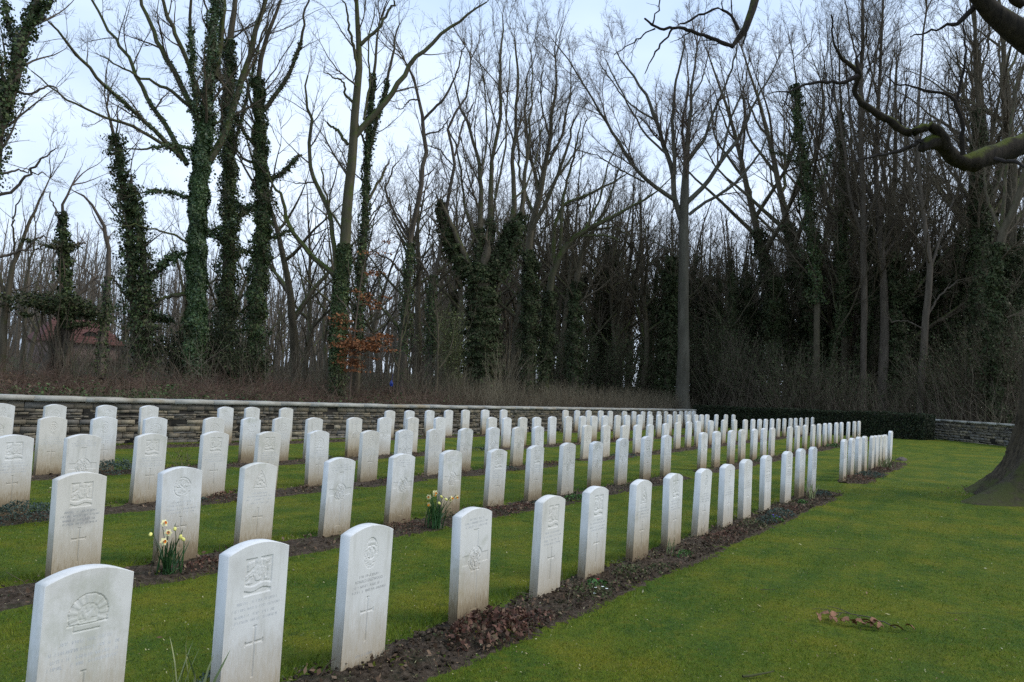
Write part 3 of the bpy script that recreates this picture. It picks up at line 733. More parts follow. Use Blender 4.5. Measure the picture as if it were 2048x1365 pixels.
def resample(pts, rads, K):
    pts = np.array(pts, float); rads = np.array(rads, float)
    L = np.concatenate([[0], np.cumsum(np.linalg.norm(np.diff(pts, axis=0), axis=1))])
    u = np.linspace(0, L[-1], K)
    # smooth by cubic-ish interpolation: interpolate on a densified, box-smoothed curve
    uu = np.linspace(0, L[-1], K*4); D = np.stack([np.interp(uu, L, pts[:, i]) for i in range(3)], 1)
    for _ in range(3): D[1:-1] = (D[:-2]+D[1:-1]*2+D[2:])/4
    return np.stack([np.interp(u, uu, D[:, i]) for i in range(3)], 1), np.interp(u, L, rads)
def stack(list_):
    return (np.concatenate([l[0] for l in list_]), np.concatenate([l[1] for l in list_]))
def traced(lines, D, r_, K=18, spread=0.35, seedjit=0.04):
    """lines: list of ([(px,py,width_px)...], kind); first line is the trunk. returns (P,R)"""
    Ps = []; Rs = []
    for li, ln in enumerate(lines):
        sl = 0 if li == 0 else r_.uniform(-spread, spread)
        pts = []; rd = []; acc = 0; prev = None
        for (x, y, w) in ln:
            if prev is not None: acc += math.hypot(x-prev[0], y-prev[1])*D/F_PX
            prev = (x, y); dd = D+sl*acc
            pts.append(pix(x, y, dd)); rd.append(max(0.5*w*dd/F_PX, 0.006))
        p, q = resample(pts, rd, K)
        p[1:] += r_.normal(0, seedjit, (K-1, 3))*np.linspace(0.2, 1, K-1)[:, None]
        if li == 0: p[0, 2] = gz_out(p[0, 0], p[0, 1])-0.25; q[0] *= 1.25
        Ps.append(p); Rs.append(q)
    return (np.array(Ps), np.array(Rs))
def ivy(A, P, R, n_, spread, size, r_, t0=0, t1=1, droop=0.0, clump=0.0):
    """leaves round one polyline"""
    n_ = int(n_*2.3); size = size*0.76; K = len(P); t = t0+(t1-t0)*r_.random(n_)**0.85; f = t*(K-1); i0 = np.minimum(f.astype(int), K-2); w = (f-i0)[:, None]
    p = P[i0]*(1-w)+P[i0+1]*w; rad = R[i0]*(1-w[:, 0])+R[i0+1]*w[:, 0]
    tan = P[i0+1]-P[i0]; tan /= np.linalg.norm(tan, axis=1, keepdims=True)+1e-9
    a = r_.random(n_)*2*np.pi
    ref = np.array([1.0, 0.3, 0.1]); u = np.cross(tan, ref); u /= np.linalg.norm(u, axis=1, keepdims=True)+1e-9; v = np.cross(tan, u)
    o = u*np.cos(a)[:, None]+v*np.sin(a)[:, None]
    lump = 0.55+0.5*(np.sin(t*41+a*2)+np.sin(t*23-a*3+1))/2+0.45*np.sin(t*97+a)+0.5*(np.sin(t*63+a*4) > 0.7)
    tt = (t-t0)/(t1-t0+1e-9)
    sp = spread*(1-0.45*tt)*np.clip(lump, 0.08, 1.7)
    q = p+o*(rad+sp*r_.random(n_)**(0.55))[:, None]; q[:, 2] -= droop*r_.random(n_)*sp
    leaves_mesh(A, q, size*np.clip(r_.lognormal(-0.1, 0.38, n_), 0.4, 2.0), r_, 0.25, 0.9, o*0.9)
def tree_obj(label, cat_group, L0, seed, bark, twig, ivies=(), dens=1.0, name='bare_tree', twl=(1.1, 2.0, 3.2), ang=42, trop=0.05, l1=(0.34, 4.5), leafmat='ivy', base=None, trunk_n=1, crownfrom=0.35):
    """L0 = (P,R) main stems; builds trunk, crown and ivy meshes"""
    r_ = np.random.default_rng(seed)
    org = L0[0][0, 0].copy() if base is None else np.array(base)
    root = empty(name, org); tag(root, label, 'tree', cat_group)
    T = Acc(); tubes(T, L0[0]-org, L0[1], 9)
    tp = np.ones(L0[1].shape[1]); tp[-6:] = np.linspace(1, 0.45, 6); L0 = (L0[0], np.concatenate([L0[1][:1], L0[1][1:]*tp]))
    limbs = (L0[0][1:], L0[1][1:]) if len(L0[0]) > trunk_n else L0
    trunk = (L0[0][:1], L0[1][:1])
    b1 = branch(limbs, r_, 0.95*dens*twl[0]/1.1, 0.22, ang, 13, l1[0], 9, 0.12, trop, 0.45, 0.012, 0.8, l1[1])
    bt = branch(trunk, r_, 1.5*dens, crownfrom, ang+2, 13, 0.26, 9, 0.11, trop, 0.30, 0.012, 1.0, l1[1])
    e1 = tips(L0, r_, 3, 18, 0.2, 9, trop, 2.6)
    b1 = stack([b1, bt, e1])
    b2 = branch(b1, r_, twl[1]*dens*1.9, 0.12, ang, 15, 0.48, 6, 0.13, trop, 0.45, 0.0055, 0.4, 2.4)
    b2 = stack([b2, tips(b1, r_, 2, 20, 0.4, 6, trop, 1.8)])
    b3 = branch(b2, r_, twl[2]*dens*2.3, 0.1, ang, 15, 0.5, 4, 0.16, trop*0.5, 0.6, 0.0046, 0.25, 1.1)
    obj('trunk', T.build('trunk', bark, True), root)
    C_ = Acc(); 
    for b_, S_ in ((b1, 5), (b2, 4), (b3, 3)):
        if len(b_[0]): tubes(C_, b_[0]-org, b_[1], S_)
    obj('crown', C_.build('crown', twig, True), root)
    if ivies:
        I = Acc()
        for (li, n_, sp, sz, t0, t1) in ivies: ivy(I, L0[0][li]-org, L0[1][li], n_, sp, sz, r_, t0, t1, 0.3)
        obj('ivy', I.build('ivy', M[leafmat]), root)
    return root, (b1, b2, b3)

# ---------------------------------------------------------------- traced trees along the edge of the wood
def W3(s):  # "x,y,w x,y,w ..." -> list
    return [tuple(float(q) for q in t.split(',')) for t in s.split()]
def hero(lines, D, seed, label, bark='bark', twig='twig', **k):
    r_ = np.random.default_rng(seed); L0 = traced([W3(l) for l in lines], D, r_, spread=k.pop('spread', 0.35))
    return tree_obj(label, k.pop('group', 'trees along the edge of the wood'), L0, seed+1, M[bark], M[twig], **k)
hero(['388,752,30 391,661,27 394,541,26 397,421,25 401,324,24 415,228,19 421,120,16 430,0,12 436,-90,7',
 '374,330,10 336,258,9 294,198,8 258,114,6 222,66,5 186,0,4', '366,320,9 312,264,8 246,204,7 198,162,6 138,90,5 102,42,3', '366,314,7 288,264,6 228,240,5 174,222,4 114,186,3 66,144,2',
 '394,240,11 355,156,10 312,78,8 282,0,6 260,-60,4', '402,198,10 366,102,8 336,36,7 318,-20,5 300,-80,3', '418,324,15 451,270,13 481,168,12 511,72,10 529,0,8 540,-80,5',
 '430,155,12 445,60,10 447,0,8 450,-80,5', '380,588,8 352,590,8 325,597,6 300,612,3', '376,505,5 345,512,4 318,530,2', '384,400,7 350,386,5 300,380,3 250,396,2', '398,260,9 385,150,8 380,60,6 384,-40,4',
 '405,470,5 440,455,4 470,440,3', '397,300,6 350,290,5 300,297,4 240,302,2', '394,225,8 340,180,6 270,150,4 200,110,2', '396,500,5 350,470,4 300,455,3 240,452,2'],
 33, 101, 'tall tree with thick bright ivy trunk and fan of long bare limbs, left of centre', 'bark_green', 'twig',
 ivies=[(0, 17000, 0.17, 0.095, 0.0, 0.62), (0, 3500, 0.28, 0.09, 0.45, 0.95), (2, 260, .15, .08, 0, .6), (10, 400, .2, .08, 0, .7), (13, 300, .2, .08, 0, .6), (6, 300, 0.10, 0.08, 0, 0.4), (4, 200, 0.10, 0.08, 0, 0.4), (1, 220, 0.12, 0.08, 0, 0.4), (9, 500, 0.35, 0.09, 0.1, 1), (11, 700, 0.2, 0.09, 0, 0.7), (12, 300, 0.3, 0.09, 0, 1)], dens=1.1, leafmat='ivy_light', crownfrom=0.5, l1=(0.36, 5.5))
hero(['448,742,26 454,601,23 460,481,21 460,361,19 454,252,16 457,150,14 463,60,12 469,0,9 474,-80,6',
 '457,330,7 480,250,6 500,170,5 520,80,4 545,10,3', '455,520,7 480,500,6 505,505,5', '460,440,7 490,425,5 520,400,3', '452,560,5 430,560,4 410,580,3', '458,200,7 430,120,6 415,40,4 405,-40,3', '455,480,5 425,470,4 400,455,3', '462,610,5 490,590,4 512,560,3'],
 36.5, 111, 'dark ivy wrapped tree directly right of the tallest ivy tree', 'bark', 'twig', ivies=[(0, 11000, 0.34, 0.10, 0, 0.8), (1, 500, .2, .1, 0, .7), (3, 500, .3, .1, 0, 1), (6, 300, .25, .1, 0, 1), (2, 300, .3, .1, 0, 1)], dens=0.9)
hero(['514,753,22 508,631,22 523,511,21 529,421,19 523,337,17 520,252,13 514,156,10 535,72,8 565,0,5 580,-60,3',
 '528,222,9 571,162,8 601,90,6 607,30,4 625,-30,3', '529,361,8 560,350,7 585,325,6 601,312,4', '519,300,8 490,270,6 476,240,5 450,215,3', '517,420,6 480,415,4 460,395,3', '517,330,6 490,320,5 455,290,3', '528,480,5 560,470,4 590,455,2', '520,250,7 500,200,5 490,140,4 505,70,3'],
 34, 121, 'dark ivy covered tree with forked top, third of the ivy trunks left of centre', 'bark', 'twig', ivies=[(0, 9500, 0.30, 0.105, 0, 0.72), (1, 300, .10, .075, 0, .6), (2, 480, .16, .08, 0.1, 1), (3, 300, .18, .08, 0, 1), (4, 300, .25, .09, 0, 1), (6, 200, .15, .09, 0, 1)], dens=0.9)
hero(['280,742,20 275,640,18 264,571,16 258,451,12 240,337,9 225,264,6 215,215,3', '300,738,15 296,600,13 285,500,10 272,420,7 262,350,4', '258,600,5 235,570,4 215,540,3', '292,560,5 315,545,4 335,520,3', '262,470,4 240,430,3 212,400,2', '278,640,5 310,632,4 345,640,3', '277,690,5 320,700,3 350,696,2', '236,330,4 232,260,3 236,210,2'],
 33.5, 131, 'leaning ivy smothered tree tapering to a bare tip, beside the red roofed shed', 'bark', 'twig', ivies=[(0, 4600, 0.55, 0.10, 0.02, 0.90), (1, 3000, 0.50, 0.10, 0.02, 0.95), (3, 300, .3, .1, 0, 1), (5, 400, .3, .1, 0, 1), (6, 300, .3, .1, 0, 1)], dens=0.7)
hero(['129,758,15 134,640,12 129,511,9 126,421,5 140,370,3', '75,760,16 95,720,14 125,660,11 150,600,8 185,560,4', '200,757,14 206,660,12 222,511,8 205,450,6 180,400,4 150,380,2', '90,745,6 120,710,5 135,690,4', '130,500,5 100,490,4 72,500,3', '130,500,5 155,488,4 172,486,3', '128,480,3 110,420,3 95,380,2'],
 31, 141, 'small crooked tree with flat dark evergreen tufts in front of the red roofed shed', 'bark_warm', 'twig_warm', dens=0.55, l1=(0.3, 3),
 ivies=[(0, 1800, 0.25, 0.10, 0.25, 0.85), (2, 500, 0.15, 0.09, 0.0, 0.5)])
def foliage_blobs(root_label, blobs, D, seed, mat, name='evergreen_shrub', size=0.11, cat='shrub', group=None, stem=None):
    """blobs: (px,py,rx_px,ry_px,count) irregular leaf masses"""
    r_ = np.random.default_rng(seed); base = pix(blobs[0][0], 755, D); base[2] = gz_out(base[0], base[1])
    root = empty(name, base); tag(root, root_label, cat, group)
    A = Acc(); St = Acc()
    for (x, y, rx, ry, n_) in blobs:
        c = pix(x, y, D)-base; a = rx*D/F_PX; b = ry*D/F_PX
        k = max(5, int(n_/130)); cc = c+r_.normal(size=(k, 3))*np.array([a, a, b])*0.5
        q = cc[r_.integers(0, k, n_)]+r_.normal(size=(n_, 3))*np.array([a, a, b*0.8])*0.2
        leaves_mesh(A, q, size*r_.uniform(0.6, 1.3, n_), r_, 0.5)
        P = np.stack([np.linspace(base*0+np.array([0, 0, -0.1]), q_, 6) for q_ in cc[:6]]); P[:, 1:-1] += r_.normal(0, 0.08, P[:, 1:-1].shape)
        tubes(St, P, np.tile(np.linspace(0.035, 0.01, 6), (len(P), 1)), 5)
    obj('foliage', A.build('foliage', M[mat]), root); obj('stems', St.build('stems', M['twig']), root)
    return root
foliage_blobs('dark flat topped evergreen shrub hanging over the red roofed shed', [(110, 608, 58, 22, 2400), (160, 628, 45, 18, 1400), (85, 622, 30, 14, 700), (128, 498, 44, 12, 700), (134, 520, 14, 34, 500), (190, 614, 40, 16, 500)], 31, 151, 'ivy_dark', size=0.085)
hero(['-70,748,26 -40,450,24 -4,262,22 30,140,19 60,36,15 78,-40,10', '2,250,7 12,180,6 0,120,5 -20,60,3', '40,110,8 20,60,6 10,0,4', '20,180,5 60,190,4 100,170,3 130,190,2', '55,60,6 85,30,4 110,-10,3', '-30,400,6 30,380,5 70,330,4 110,300,2', '-20,520,5 50,500,4 90,470,3', '-10,350,5 40,340,3 90,350,2'],
 29, 161, 'ivy flecked tree leaning in at the upper left corner', 'bark_warm', 'twig', ivies=[(0, 1800, 0.3, 0.10, 0.45, 0.95), (2, 400, .3, .1, 0, 1), (1, 500, .3, .1, 0, 1), (4, 300, .2, .1, 0, 1)], dens=0.9)
hero(['2,748,13 9,640,11 18,560,9 48,469,6 78,409,4 100,360,2', '12,600,6 -10,520,5 -30,450,3', '30,520,4 25,450,3 40,390,2'], 31, 171, 'thin bare tree forking at the left edge of the picture', 'bark', 'twig', dens=0.8)
hero(['42,752,8 50,660,7 45,590,6 60,520,4 75,450,2', '48,640,3 70,580,3 85,520,2', '46,620,3 25,570,2'], 40, 176, 'slender pole of a tree just inside the left edge', 'bark', 'twig', dens=0.8)
hero(['674,778,25 679,601,24 691,481,22 697,391,20 709,258,17 715,150,14 718,78,11 712,0,8 708,-60,5',
 '711,272,13 745,232,12 778,198,11 826,120,9 880,72,7 935,30,5 971,6,3', '721,90,8 760,54,6 790,0,4', '673,553,11 622,511,10 580,457,8 562,397,6 538,354,4', '673,541,10 661,433,9 642,390,9 625,355,8 617,300,7 622,240,6 610,190,4 615,150,3', '696,290,7 675,262,6 656,248,4', '706,205,6 690,190,5 690,170,4 660,150,3 645,140,2',
 '716,140,6 700,60,5 690,0,3', '728,240,5 740,160,4 735,90,3 750,20,2', '580,457,4 565,430,3 545,400,2', '620,510,5 590,470,4 565,470,3 560,455,2', '690,470,5 660,420,4 640,330,3'],
 32, 181, 'tall mossy forked tree with brown leaves at its foot, left of centre', 'bark_green', 'twig', ivies=[(0, 5200, 0.16, 0.09, 0.0, 0.34)], dens=0.85)
hero(['712,778,14 718,640,13 722,541,12 730,421,11 736,300,9 742,180,7 755,100,5 762,40,3', '734,320,8 752,250,7 772,180,6 785,110,5 800,50,3', '738,400,6 765,350,5 780,320,3', '725,470,5 745,430,3 775,400,2', '735,300,5 715,250,4 700,220,2'],
 33.5, 191, 'slender ivy flecked tree twinned with the tall mossy forked one', 'bark', 'twig', ivies=[(0, 3600, 0.20, 0.095, 0.1, 0.85), (1, 700, .14, .08, 0, .6)], dens=0.85)
hero(['806,745,14 817,541,12 823,457,11 844,385,10 838,337,9 856,318,9 850,264,8 838,198,6 823,150,5 812,120,3', '844,243,6 887,198,5 905,165,4 919,132,3 930,80,2', '820,480,6 790,430,5 770,380,4 790,330,3', '840,200,4 820,200,3 800,220,2', '850,270,4 880,262,3 905,230,2', '815,560,6 780,520,4 740,500,3'],
 37, 201, 'twisting pale brown tree snaking upward near the centre', 'bark_warm', 'twig', ivies=[(0, 1500, 0.3, 0.1, 0.02, 0.4)], dens=1.0)
hero(['858,748,11 862,571,9 880,499,8 898,391,7 910,312,6 892,264,5 914,220,5 934,204,4 940,120,3', '910,312,4 925,250,4 945,210,3', '862,560,5 840,520,4 810,500,2', '905,330,3 880,300,3 850,290,2'],
 38, 206, 'thin wavy pale tree leaning right near the centre', 'bark_warm', 'twig', ivies=[(0, 1000, 0.25, 0.1, 0.0, 0.3)], dens=1.0)
hero(['971,765,40 966,680,42 965,601,40 965,555,34 968,530,20', '958,575,22 930,535,19 904,500,17 890,462,15 882,425,12 880,400,5', '950,560,15 912,470,11 890,420,6 870,390,3', '958,550,15 960,450,12 963,380,9 958,320,7 938,258,6 918,200,4 905,150,2', '972,550,17 981,440,13 983,331,8 1001,240,7 998,150,6 1007,72,4 1005,30,2', '982,550,17 1010,490,14 1030,421,11 1024,320,8 1033,228,6 1037,150,5 1030,80,3', '990,560,16 1028,500,13 1044,420,10 1052,330,7 1060,250,5 1065,170,3 1062,100,2', '962,500,6 930,420,5 922,330,4 900,260,3', '990,400,5 1010,300,4 1015,200,3 1020,110,2', '1025,400,5 1050,380,4 1075,310,3 1085,230,2', '960,360,4 975,280,3 970,190,3 960,110,2'],
 38, 211, 'squat ivy mass with many upright limbs fanning from its fork, at the centre', 'bark', 'twig', ivies=[(0, 11000, 0.52, 0.105, 0.0, 1), (1, 4600, 0.34, 0.11, 0, 1), (5, 1500, .35, .11, 0, .22), (6, 1900, .42, .11, 0, .30), (3, 700, .22, .1, 0, .22), (4, 700, .25, .1, 0, .2)], leafmat='ivy_dark', dens=1.25, ang=30, trop=0.09, l1=(0.36, 5), crownfrom=0.9)
hero(['1056,765,22 1060,640,20 1061,571,17 1058,469,14 1079,391,12 1091,330,10 1103,252,8 1113,180,5 1110,120,3', '1080,390,8 1060,310,7 1049,228,5 1055,150,3', '1060,465,10 1090,410,9 1115,349,7 1139,288,5 1150,230,3', '1095,330,6 1125,270,5 1140,190,3 1145,130,2', '1068,430,7 1040,360,5 1035,270,4', '1090,340,5 1100,280,4 1080,200,3 1085,130,2', '1120,350,5 1160,290,3 1175,230,2'],
 42, 221, 'fan shaped tree ivied only on its lower trunk, right of the centre ivy mass', 'bark', 'twig', ivies=[(0, 5500, 0.48, 0.11, 0, 0.40)], leafmat='ivy_dark', dens=1.4, ang=30, trop=0.09, l1=(0.36, 5), crownfrom=0.5)
hero(['1090,770,16 1097,600,15 1105,541,13 1139,481,11 1199,445,9 1250,421,6 1300,395,4 1340,360,2', '1106,530,9 1109,451,8 1127,409,7 1190,385,5 1250,350,3', '1120,500,7 1125,400,6 1150,300,4 1160,240,2', '1199,445,5 1225,380,4 1245,310,2', '1170,460,6 1200,400,4 1215,330,3 1240,280,2', '1145,475,6 1200,470,4 1240,480,3'],
 43, 231, 'low spreading tree whose long limb sweeps right toward the grey beech', 'bark_green', 'twig', ivies=[(0, 2800, 0.42, 0.11, 0, 0.35)], leafmat='ivy_dark', dens=1.2)
hero(['1150,775,15 1150,640,14 1152,571,12 1162,511,10 1187,463,8 1210,420,4 1230,370,2', '1155,550,7 1140,480,6 1125,430,4', '1190,460,5 1225,455,4 1260,470,3', '1165,510,6 1180,440,5 1180,380,3'], 45, 236, 'ivy trunked tree forking low between the centre trees and the grey beech', 'bark', 'twig', ivies=[(0, 3400, 0.48, 0.11, 0, 0.5)], leafmat='ivy_dark', dens=1.2)
hero(['1365,830,29 1367,700,23 1367,615,21 1368,520,20 1367,461,20 1369,400,18 1371,338,13 1376,277,9 1382,197,6 1395,92,3',
 '1362,440,12 1348,394,11 1347,345,10 1333,308,9 1315,246,8 1296,197,6 1259,142,4 1230,105,2', '1348,400,9 1302,369,8 1265,332,7 1228,271,6 1192,209,4 1142,129,3 1105,80,2', '1374,405,10 1413,369,9 1444,320,8 1475,283,7 1505,215,5 1542,148,3 1560,110,2', '1378,430,7 1410,405,6 1444,388,6 1481,357,5 1518,308,4 1539,265,2', '1374,325,7 1407,283,6 1431,215,5 1455,165,4 1475,92,3', '1350,350,8 1345,246,7 1351,172,5 1370,80,3', '1371,330,6 1364,246,5 1378,180,4 1375,110,2', '1310,240,4 1290,230,4 1250,200,3 1200,130,2', '1365,520,3 1320,490,3 1277,468,2', '1380,200,4 1400,170,3 1420,100,2', '1440,330,5 1460,240,4 1490,170,3 1500,110,2', '1290,365,4 1240,340,3 1190,310,2 1150,300,2', '1335,310,5 1290,270,4 1240,180,3 1210,120,2'],
 47, 241, 'tall smooth grey beech with straight trunk and wide bare crown', 'bark_grey', 'twig_warm', dens=1.45, ang=36, trop=0.035, l1=(0.36, 5), crownfrom=0.62, twl=(1.3, 2.2, 3.6))
hero(['1725,832,11 1728,700,11 1728,567,12 1726,470,11 1725,378,10 1719,189,8 1723,63,6 1728,-60,4', '1727,480,7 1700,400,6 1690,300,5 1670,200,4 1660,100,2', '1727,450,6 1760,380,5 1775,300,4 1790,200,3 1800,100,2', '1722,330,5 1700,230,4 1690,120,3', '1722,250,5 1745,160,4 1760,60,3', '1722,150,4 1700,60,3 1690,0,2', '1725,420,5 1660,360,4 1630,290,3 1610,200,2'],
 50, 251, 'tall straight bare tree behind the hedge, left of the pair right of the beech', 'bark_warm', 'twig', dens=1.2, ang=34, trop=0.06)
hero(['1762,836,19 1768,700,17 1770,630,15 1764,520,12 1757,441,10 1750,315,8 1757,200,6 1763,80,5 1768,-60,3', '1764,500,7 1800,420,6 1830,330,5 1850,230,3', '1758,430,6 1720,350,5 1690,260,4 1660,170,3', '1752,300,5 1775,220,4 1785,120,3', '1756,200,4 1735,110,3 1730,20,2', '1762,520,6 1800,470,4 1840,440,3'],
 51, 256, 'thick brown trunked tree behind the hedge, right of the thin straight one', 'bark_warm', 'twig', dens=1.2, ang=34, trop=0.06)
hero(['1841,832,13 1848,662,12 1861,555,11 1852,450,8 1842,380,7 1832,284,6 1840,150,4 1850,20,3', '1850,640,4 1880,590,3 1920,560,2', '1860,540,5 1890,450,4 1910,380,3', '1850,430,5 1820,350,4 1800,260,3', '1845,350,4 1880,260,3 1890,160,2', '1849,660,3 1810,640,2 1780,645,2'],
 46, 261, 'pale spindly tree above the meeting of hedge and right wall', 'bark_warm', 'twig', dens=1.2, ang=38)
hero(['1965,845,24 1963,700,23 1961,500,21 1960,410,18 1957,300,13 1954,189,9 1950,60,6 1945,-60,4', '1960,350,6 1985,270,5 2000,180,4 2010,80,3', '1957,280,5 1930,200,4 1915,110,3', '1955,180,4 1975,100,3 1985,10,2', '1960,420,6 1995,370,5 2020,290,4 2030,190,3'],
 48, 266, 'tall thick ivy trunk behind the right wall', 'bark', 'twig', ivies=[(0, 8500, 0.40, 0.12, 0, 0.68)], leafmat='ivy_dark', dens=1.2, ang=34)
hero(['1997,850,20 1990,720,18 1995,560,16 2002,472,14 2040,390,11 2060,300,7', '2000,490,8 2010,380,6 2020,260,5 2040,140,3', '2002,470,6 1975,400,5 1965,330,3'], 44, 271, 'leaning ivy trunk at the right edge behind the wall', 'bark', 'twig', ivies=[(0, 6500, 0.45, 0.12, 0, 0.65)], leafmat='ivy_dark', dens=1.1)
hero(['1632,824,12 1634,600,11 1625,504,9 1615,378,8 1600,270,6 1593,183,4 1588,120,2', '1622,480,4 1590,430,3 1560,400,2', '1618,400,4 1650,350,3 1665,290,2', '1610,340,4 1570,310,3 1540,300,2', '1600,260,3 1630,210,2', '1596,230,3 1565,200,2'],
 50, 276, 'narrow ivy sleeved pole of a tree standing above the dark thicket', 'bark', 'twig', ivies=[(0, 6000, 0.5, 0.13, 0.3, 0.93), (2, 300, .3, .1, 0, 1), (3, 300, .3, .1, 0, 1)], dens=1.1, ang=40)
hero(['1686,828,12 1690,600,11 1684,472,10 1686,380,8 1684,283,6 1680,180,4 1675,80,2', '1685,470,6 1650,400,5 1630,330,4 1610,250,2', '1685,420,5 1715,340,4 1730,260,3', '1682,300,4 1660,220,3 1650,130,2', '1684,350,4 1640,300,3 1620,220,2'],
 53, 281, 'fan topped tree with loose ivy right of the narrow ivy pole', 'bark', 'twig', ivies=[(0, 4500, 0.4, 0.13, 0.2, 0.8)], dens=1.2, ang=34)

# ---------------------------------------------------------------- brown-leaved beech sapling by the forked tree
def sapling():
    r_ = np.random.default_rng(71); D = 31
    L0 = traced([W3(l) for l in ['700,778,4 705,700,4 715,620,3 725,540,2 740,480,1', '703,715,3 740,700,2 778,692,1', '706,690,2 680,680,2 662,668,1', '712,640,2 690,610,2 672,590,1', '718,610,2 750,605,1', '722,560,2 745,545,1', '710,660,2 745,670,2 770,675,1', '715,630,2 760,625,1', '705,720,2 735,722,1', '728,520,2 755,500,1', '716,620,2 700,560,1 695,520,1']], D, r_, 10, 0.5, 0.02)
    base = L0[0][0, 0].copy(); root = empty('beech_sapling', base); tag(root, 'beech sapling still holding orange brown leaves beside the mossy forked tree', 'sapling')
    T = Acc(); tubes(T, L0[0]-base, L0[1], 5); b1 = branch((L0[0][1:], L0[1][1:]), r_, 5, 0.1, 45, 12, 0.45, 6, 0.12, 0, 0.6, 0.004, 0.2, 0.9, 0.4); tubes(T, b1[0]-base, b1[1], 3)
    obj('stem', T.build('stem', M['twig_warm'], True), root)
    A = Acc(); Q = []
    for (x, y, rx, ry, k) in ((715, 692, 62, 17, 900), (745, 700, 34, 16, 500), (690, 645, 34, 22, 200), (740, 610, 34, 14, 130), (715, 590, 40, 30, 110), (735, 500, 34, 16, 60), (750, 545, 26, 14, 60), (765, 676, 22, 9, 240), (700, 728, 40, 12, 320)):
        c = pix(x, y, D-0.4); m_ = max(5, k//22); cc = c+np.array([RIGHT[0], RIGHT[1], 0])*(r_.normal(0, 0.5, m_)*rx*D/F_PX)[:, None]+np.array([0, 1.0, 0])*r_.normal(0, 0.45, m_)[:, None]+np.array([0, 0, 1.0])*(r_.normal(0, 0.5, m_)*ry*D/F_PX)[:, None]
        Q.append(cc[r_.integers(0, m_, k)]+r_.normal(0, 1, (k, 3))*np.array([0.13, 0.13, 0.03]))
    P = np.concatenate(Q)-base
    leaves_mesh(A, P, 0.095*r_.uniform(0.6, 1.3, len(P)), r_, 0.9)
    mt = mat_leafy('dead_beech_leaves', [(0.12, 0.045, 0.018), (0.21, 0.082, 0.030), (0.31, 0.135, 0.055)], 0.7, 0.2)
    M['deadbeech'] = mt
    obj('leaves', A.build('leaves', mt), root)
sapling()
M.setdefault('deadbeech', M['ivy'])

# ---------------------------------------------------------------- further trees: a few grown patterns, copied with turns and scales
def generic(seed, h, kind):
    """returns meshes (trunk, crown, ivy or None) at origin"""
    r_ = np.random.default_rng(seed); r0 = (h*0.012+0.04)*(0.6 if kind == 'pole' else 1)
    base = np.zeros((1, 3)); base[0, 2] = -0.3
    tr = walk(base, np.array([[r_.normal(0, 0.05), r_.normal(0, 0.05), 1.0]]), np.array([h]), 14, 0.055, 0.05, r_)
    R0 = r0*np.linspace(1.1, 0.12, 14)[None]
    L0 = [(tr, R0)]
    n_l = {'tall': 9, 'fan': 12, 'ivy': 6, 'thin': 6, 'pole': 7}[kind]
    f = np.linspace(0.28 if kind in ('fan', 'thin') else 0.42, 0.85, n_l); ps = []; ds = []; ls = []; rs = []
    for q in f:
        i_ = q*13; a = int(i_); p = tr[0, a]*(1-(i_-a))+tr[0, min(a+1, 13)]*(i_-a); az = r_.uniform(0, 6.28); el = math.radians(r_.uniform(35, 62) if kind != 'thin' else r_.uniform(20, 55))
        ps.append(p); ds.append((math.cos(az)*math.cos(el), math.sin(az)*math.cos(el), math.sin(el))); ls.append(h*(1-q)*r_.uniform(0.6, 0.95)+0.6); rs.append(r0*(1-q)*0.75+0.012)
    Lm = walk(np.array(ps), np.array(ds), np.array(ls), 10, 0.10, 0.07, r_); Rm = np.array(rs)[:, None]*np.linspace(1, 0.2, 10)[None]
    dens = {'tall': 0.85, 'fan': 0.95, 'ivy': 0.7, 'thin': 0.8, 'pole': 0.8}[kind]
    b1 = branch((Lm, Rm), r_, 1.3*dens, 0.15, 36, 12, 0.38, 6, 0.12, 0.06, 0.6, 0.012, 0.6, 3.5)
    b1b = branch((tr, R0), r_, 1.2*dens, 0.3, 55, 15, 0.10, 6, 0.12, 0.03, 0.4, 0.01, 0.6, 2.5)
    Rm = Rm*np.linspace(1, 0.6, 10)[None]
    b1 = stack([b1, b1b, tips((Lm, Rm), r_, 3, 18, 0.3, 6, 0.05, 2.6), tips((tr, R0), r_, 4, 20, 0.08, 6, 0.05, 2.0)])
    b2 = branch(b1, r_, 2.9*dens, 0.1, 34, 14, 0.50, 5, 0.13, 0.05, 0.5, 0.007, 0.4, 2.0)
    b2 = stack([b2, tips(b1, r_, 2, 18, 0.4, 5, 0.04, 1.6)])
    b3 = branch(b2, r_, 3.6*dens, 0.1, 34, 15, 0.55, 3, 0.14, 0.04, 0.6, 0.006, 0.3, 1.1)
    T = Acc(); tubes(T, tr, R0, 8); tubes(T, Lm, Rm, 6)
    C_ = Acc(); tubes(C_, b1[0], b1[1], 4); tubes(C_, b2[0], b2[1], 3); tubes(C_, b3[0], b3[1], 3)
    I = None
    if kind == 'ivy':
        I = Acc(); ivy(I, tr[0], R0[0], 6000, 0.80, 0.13, r_, 0.0, 0.78, 0.6)
        for k in range(3): ivy(I, Lm[k], Rm[k], 700, 0.6, 0.14, r_, 0, 0.6, 0.4)
        I = I.build('ivy', M['ivy_dark'])
    elif kind == 'pole':
        I = Acc(); ivy(I, tr[0], R0[0], 2200, 0.40, 0.12, r_, 0.0, 0.8, 0.4); I = I.build('ivy', M['ivy_dark'])
    elif kind == 'tall' and seed % 2:
        I = Acc(); ivy(I, tr[0], R0[0], 2600, 0.35, 0.14, r_, 0.0, 0.5, 0.3); I = I.build('ivy', M['ivy_dark'])
    return T.build('trunk', M['bark'], True), C_.build('crown', M['twig']), I, h
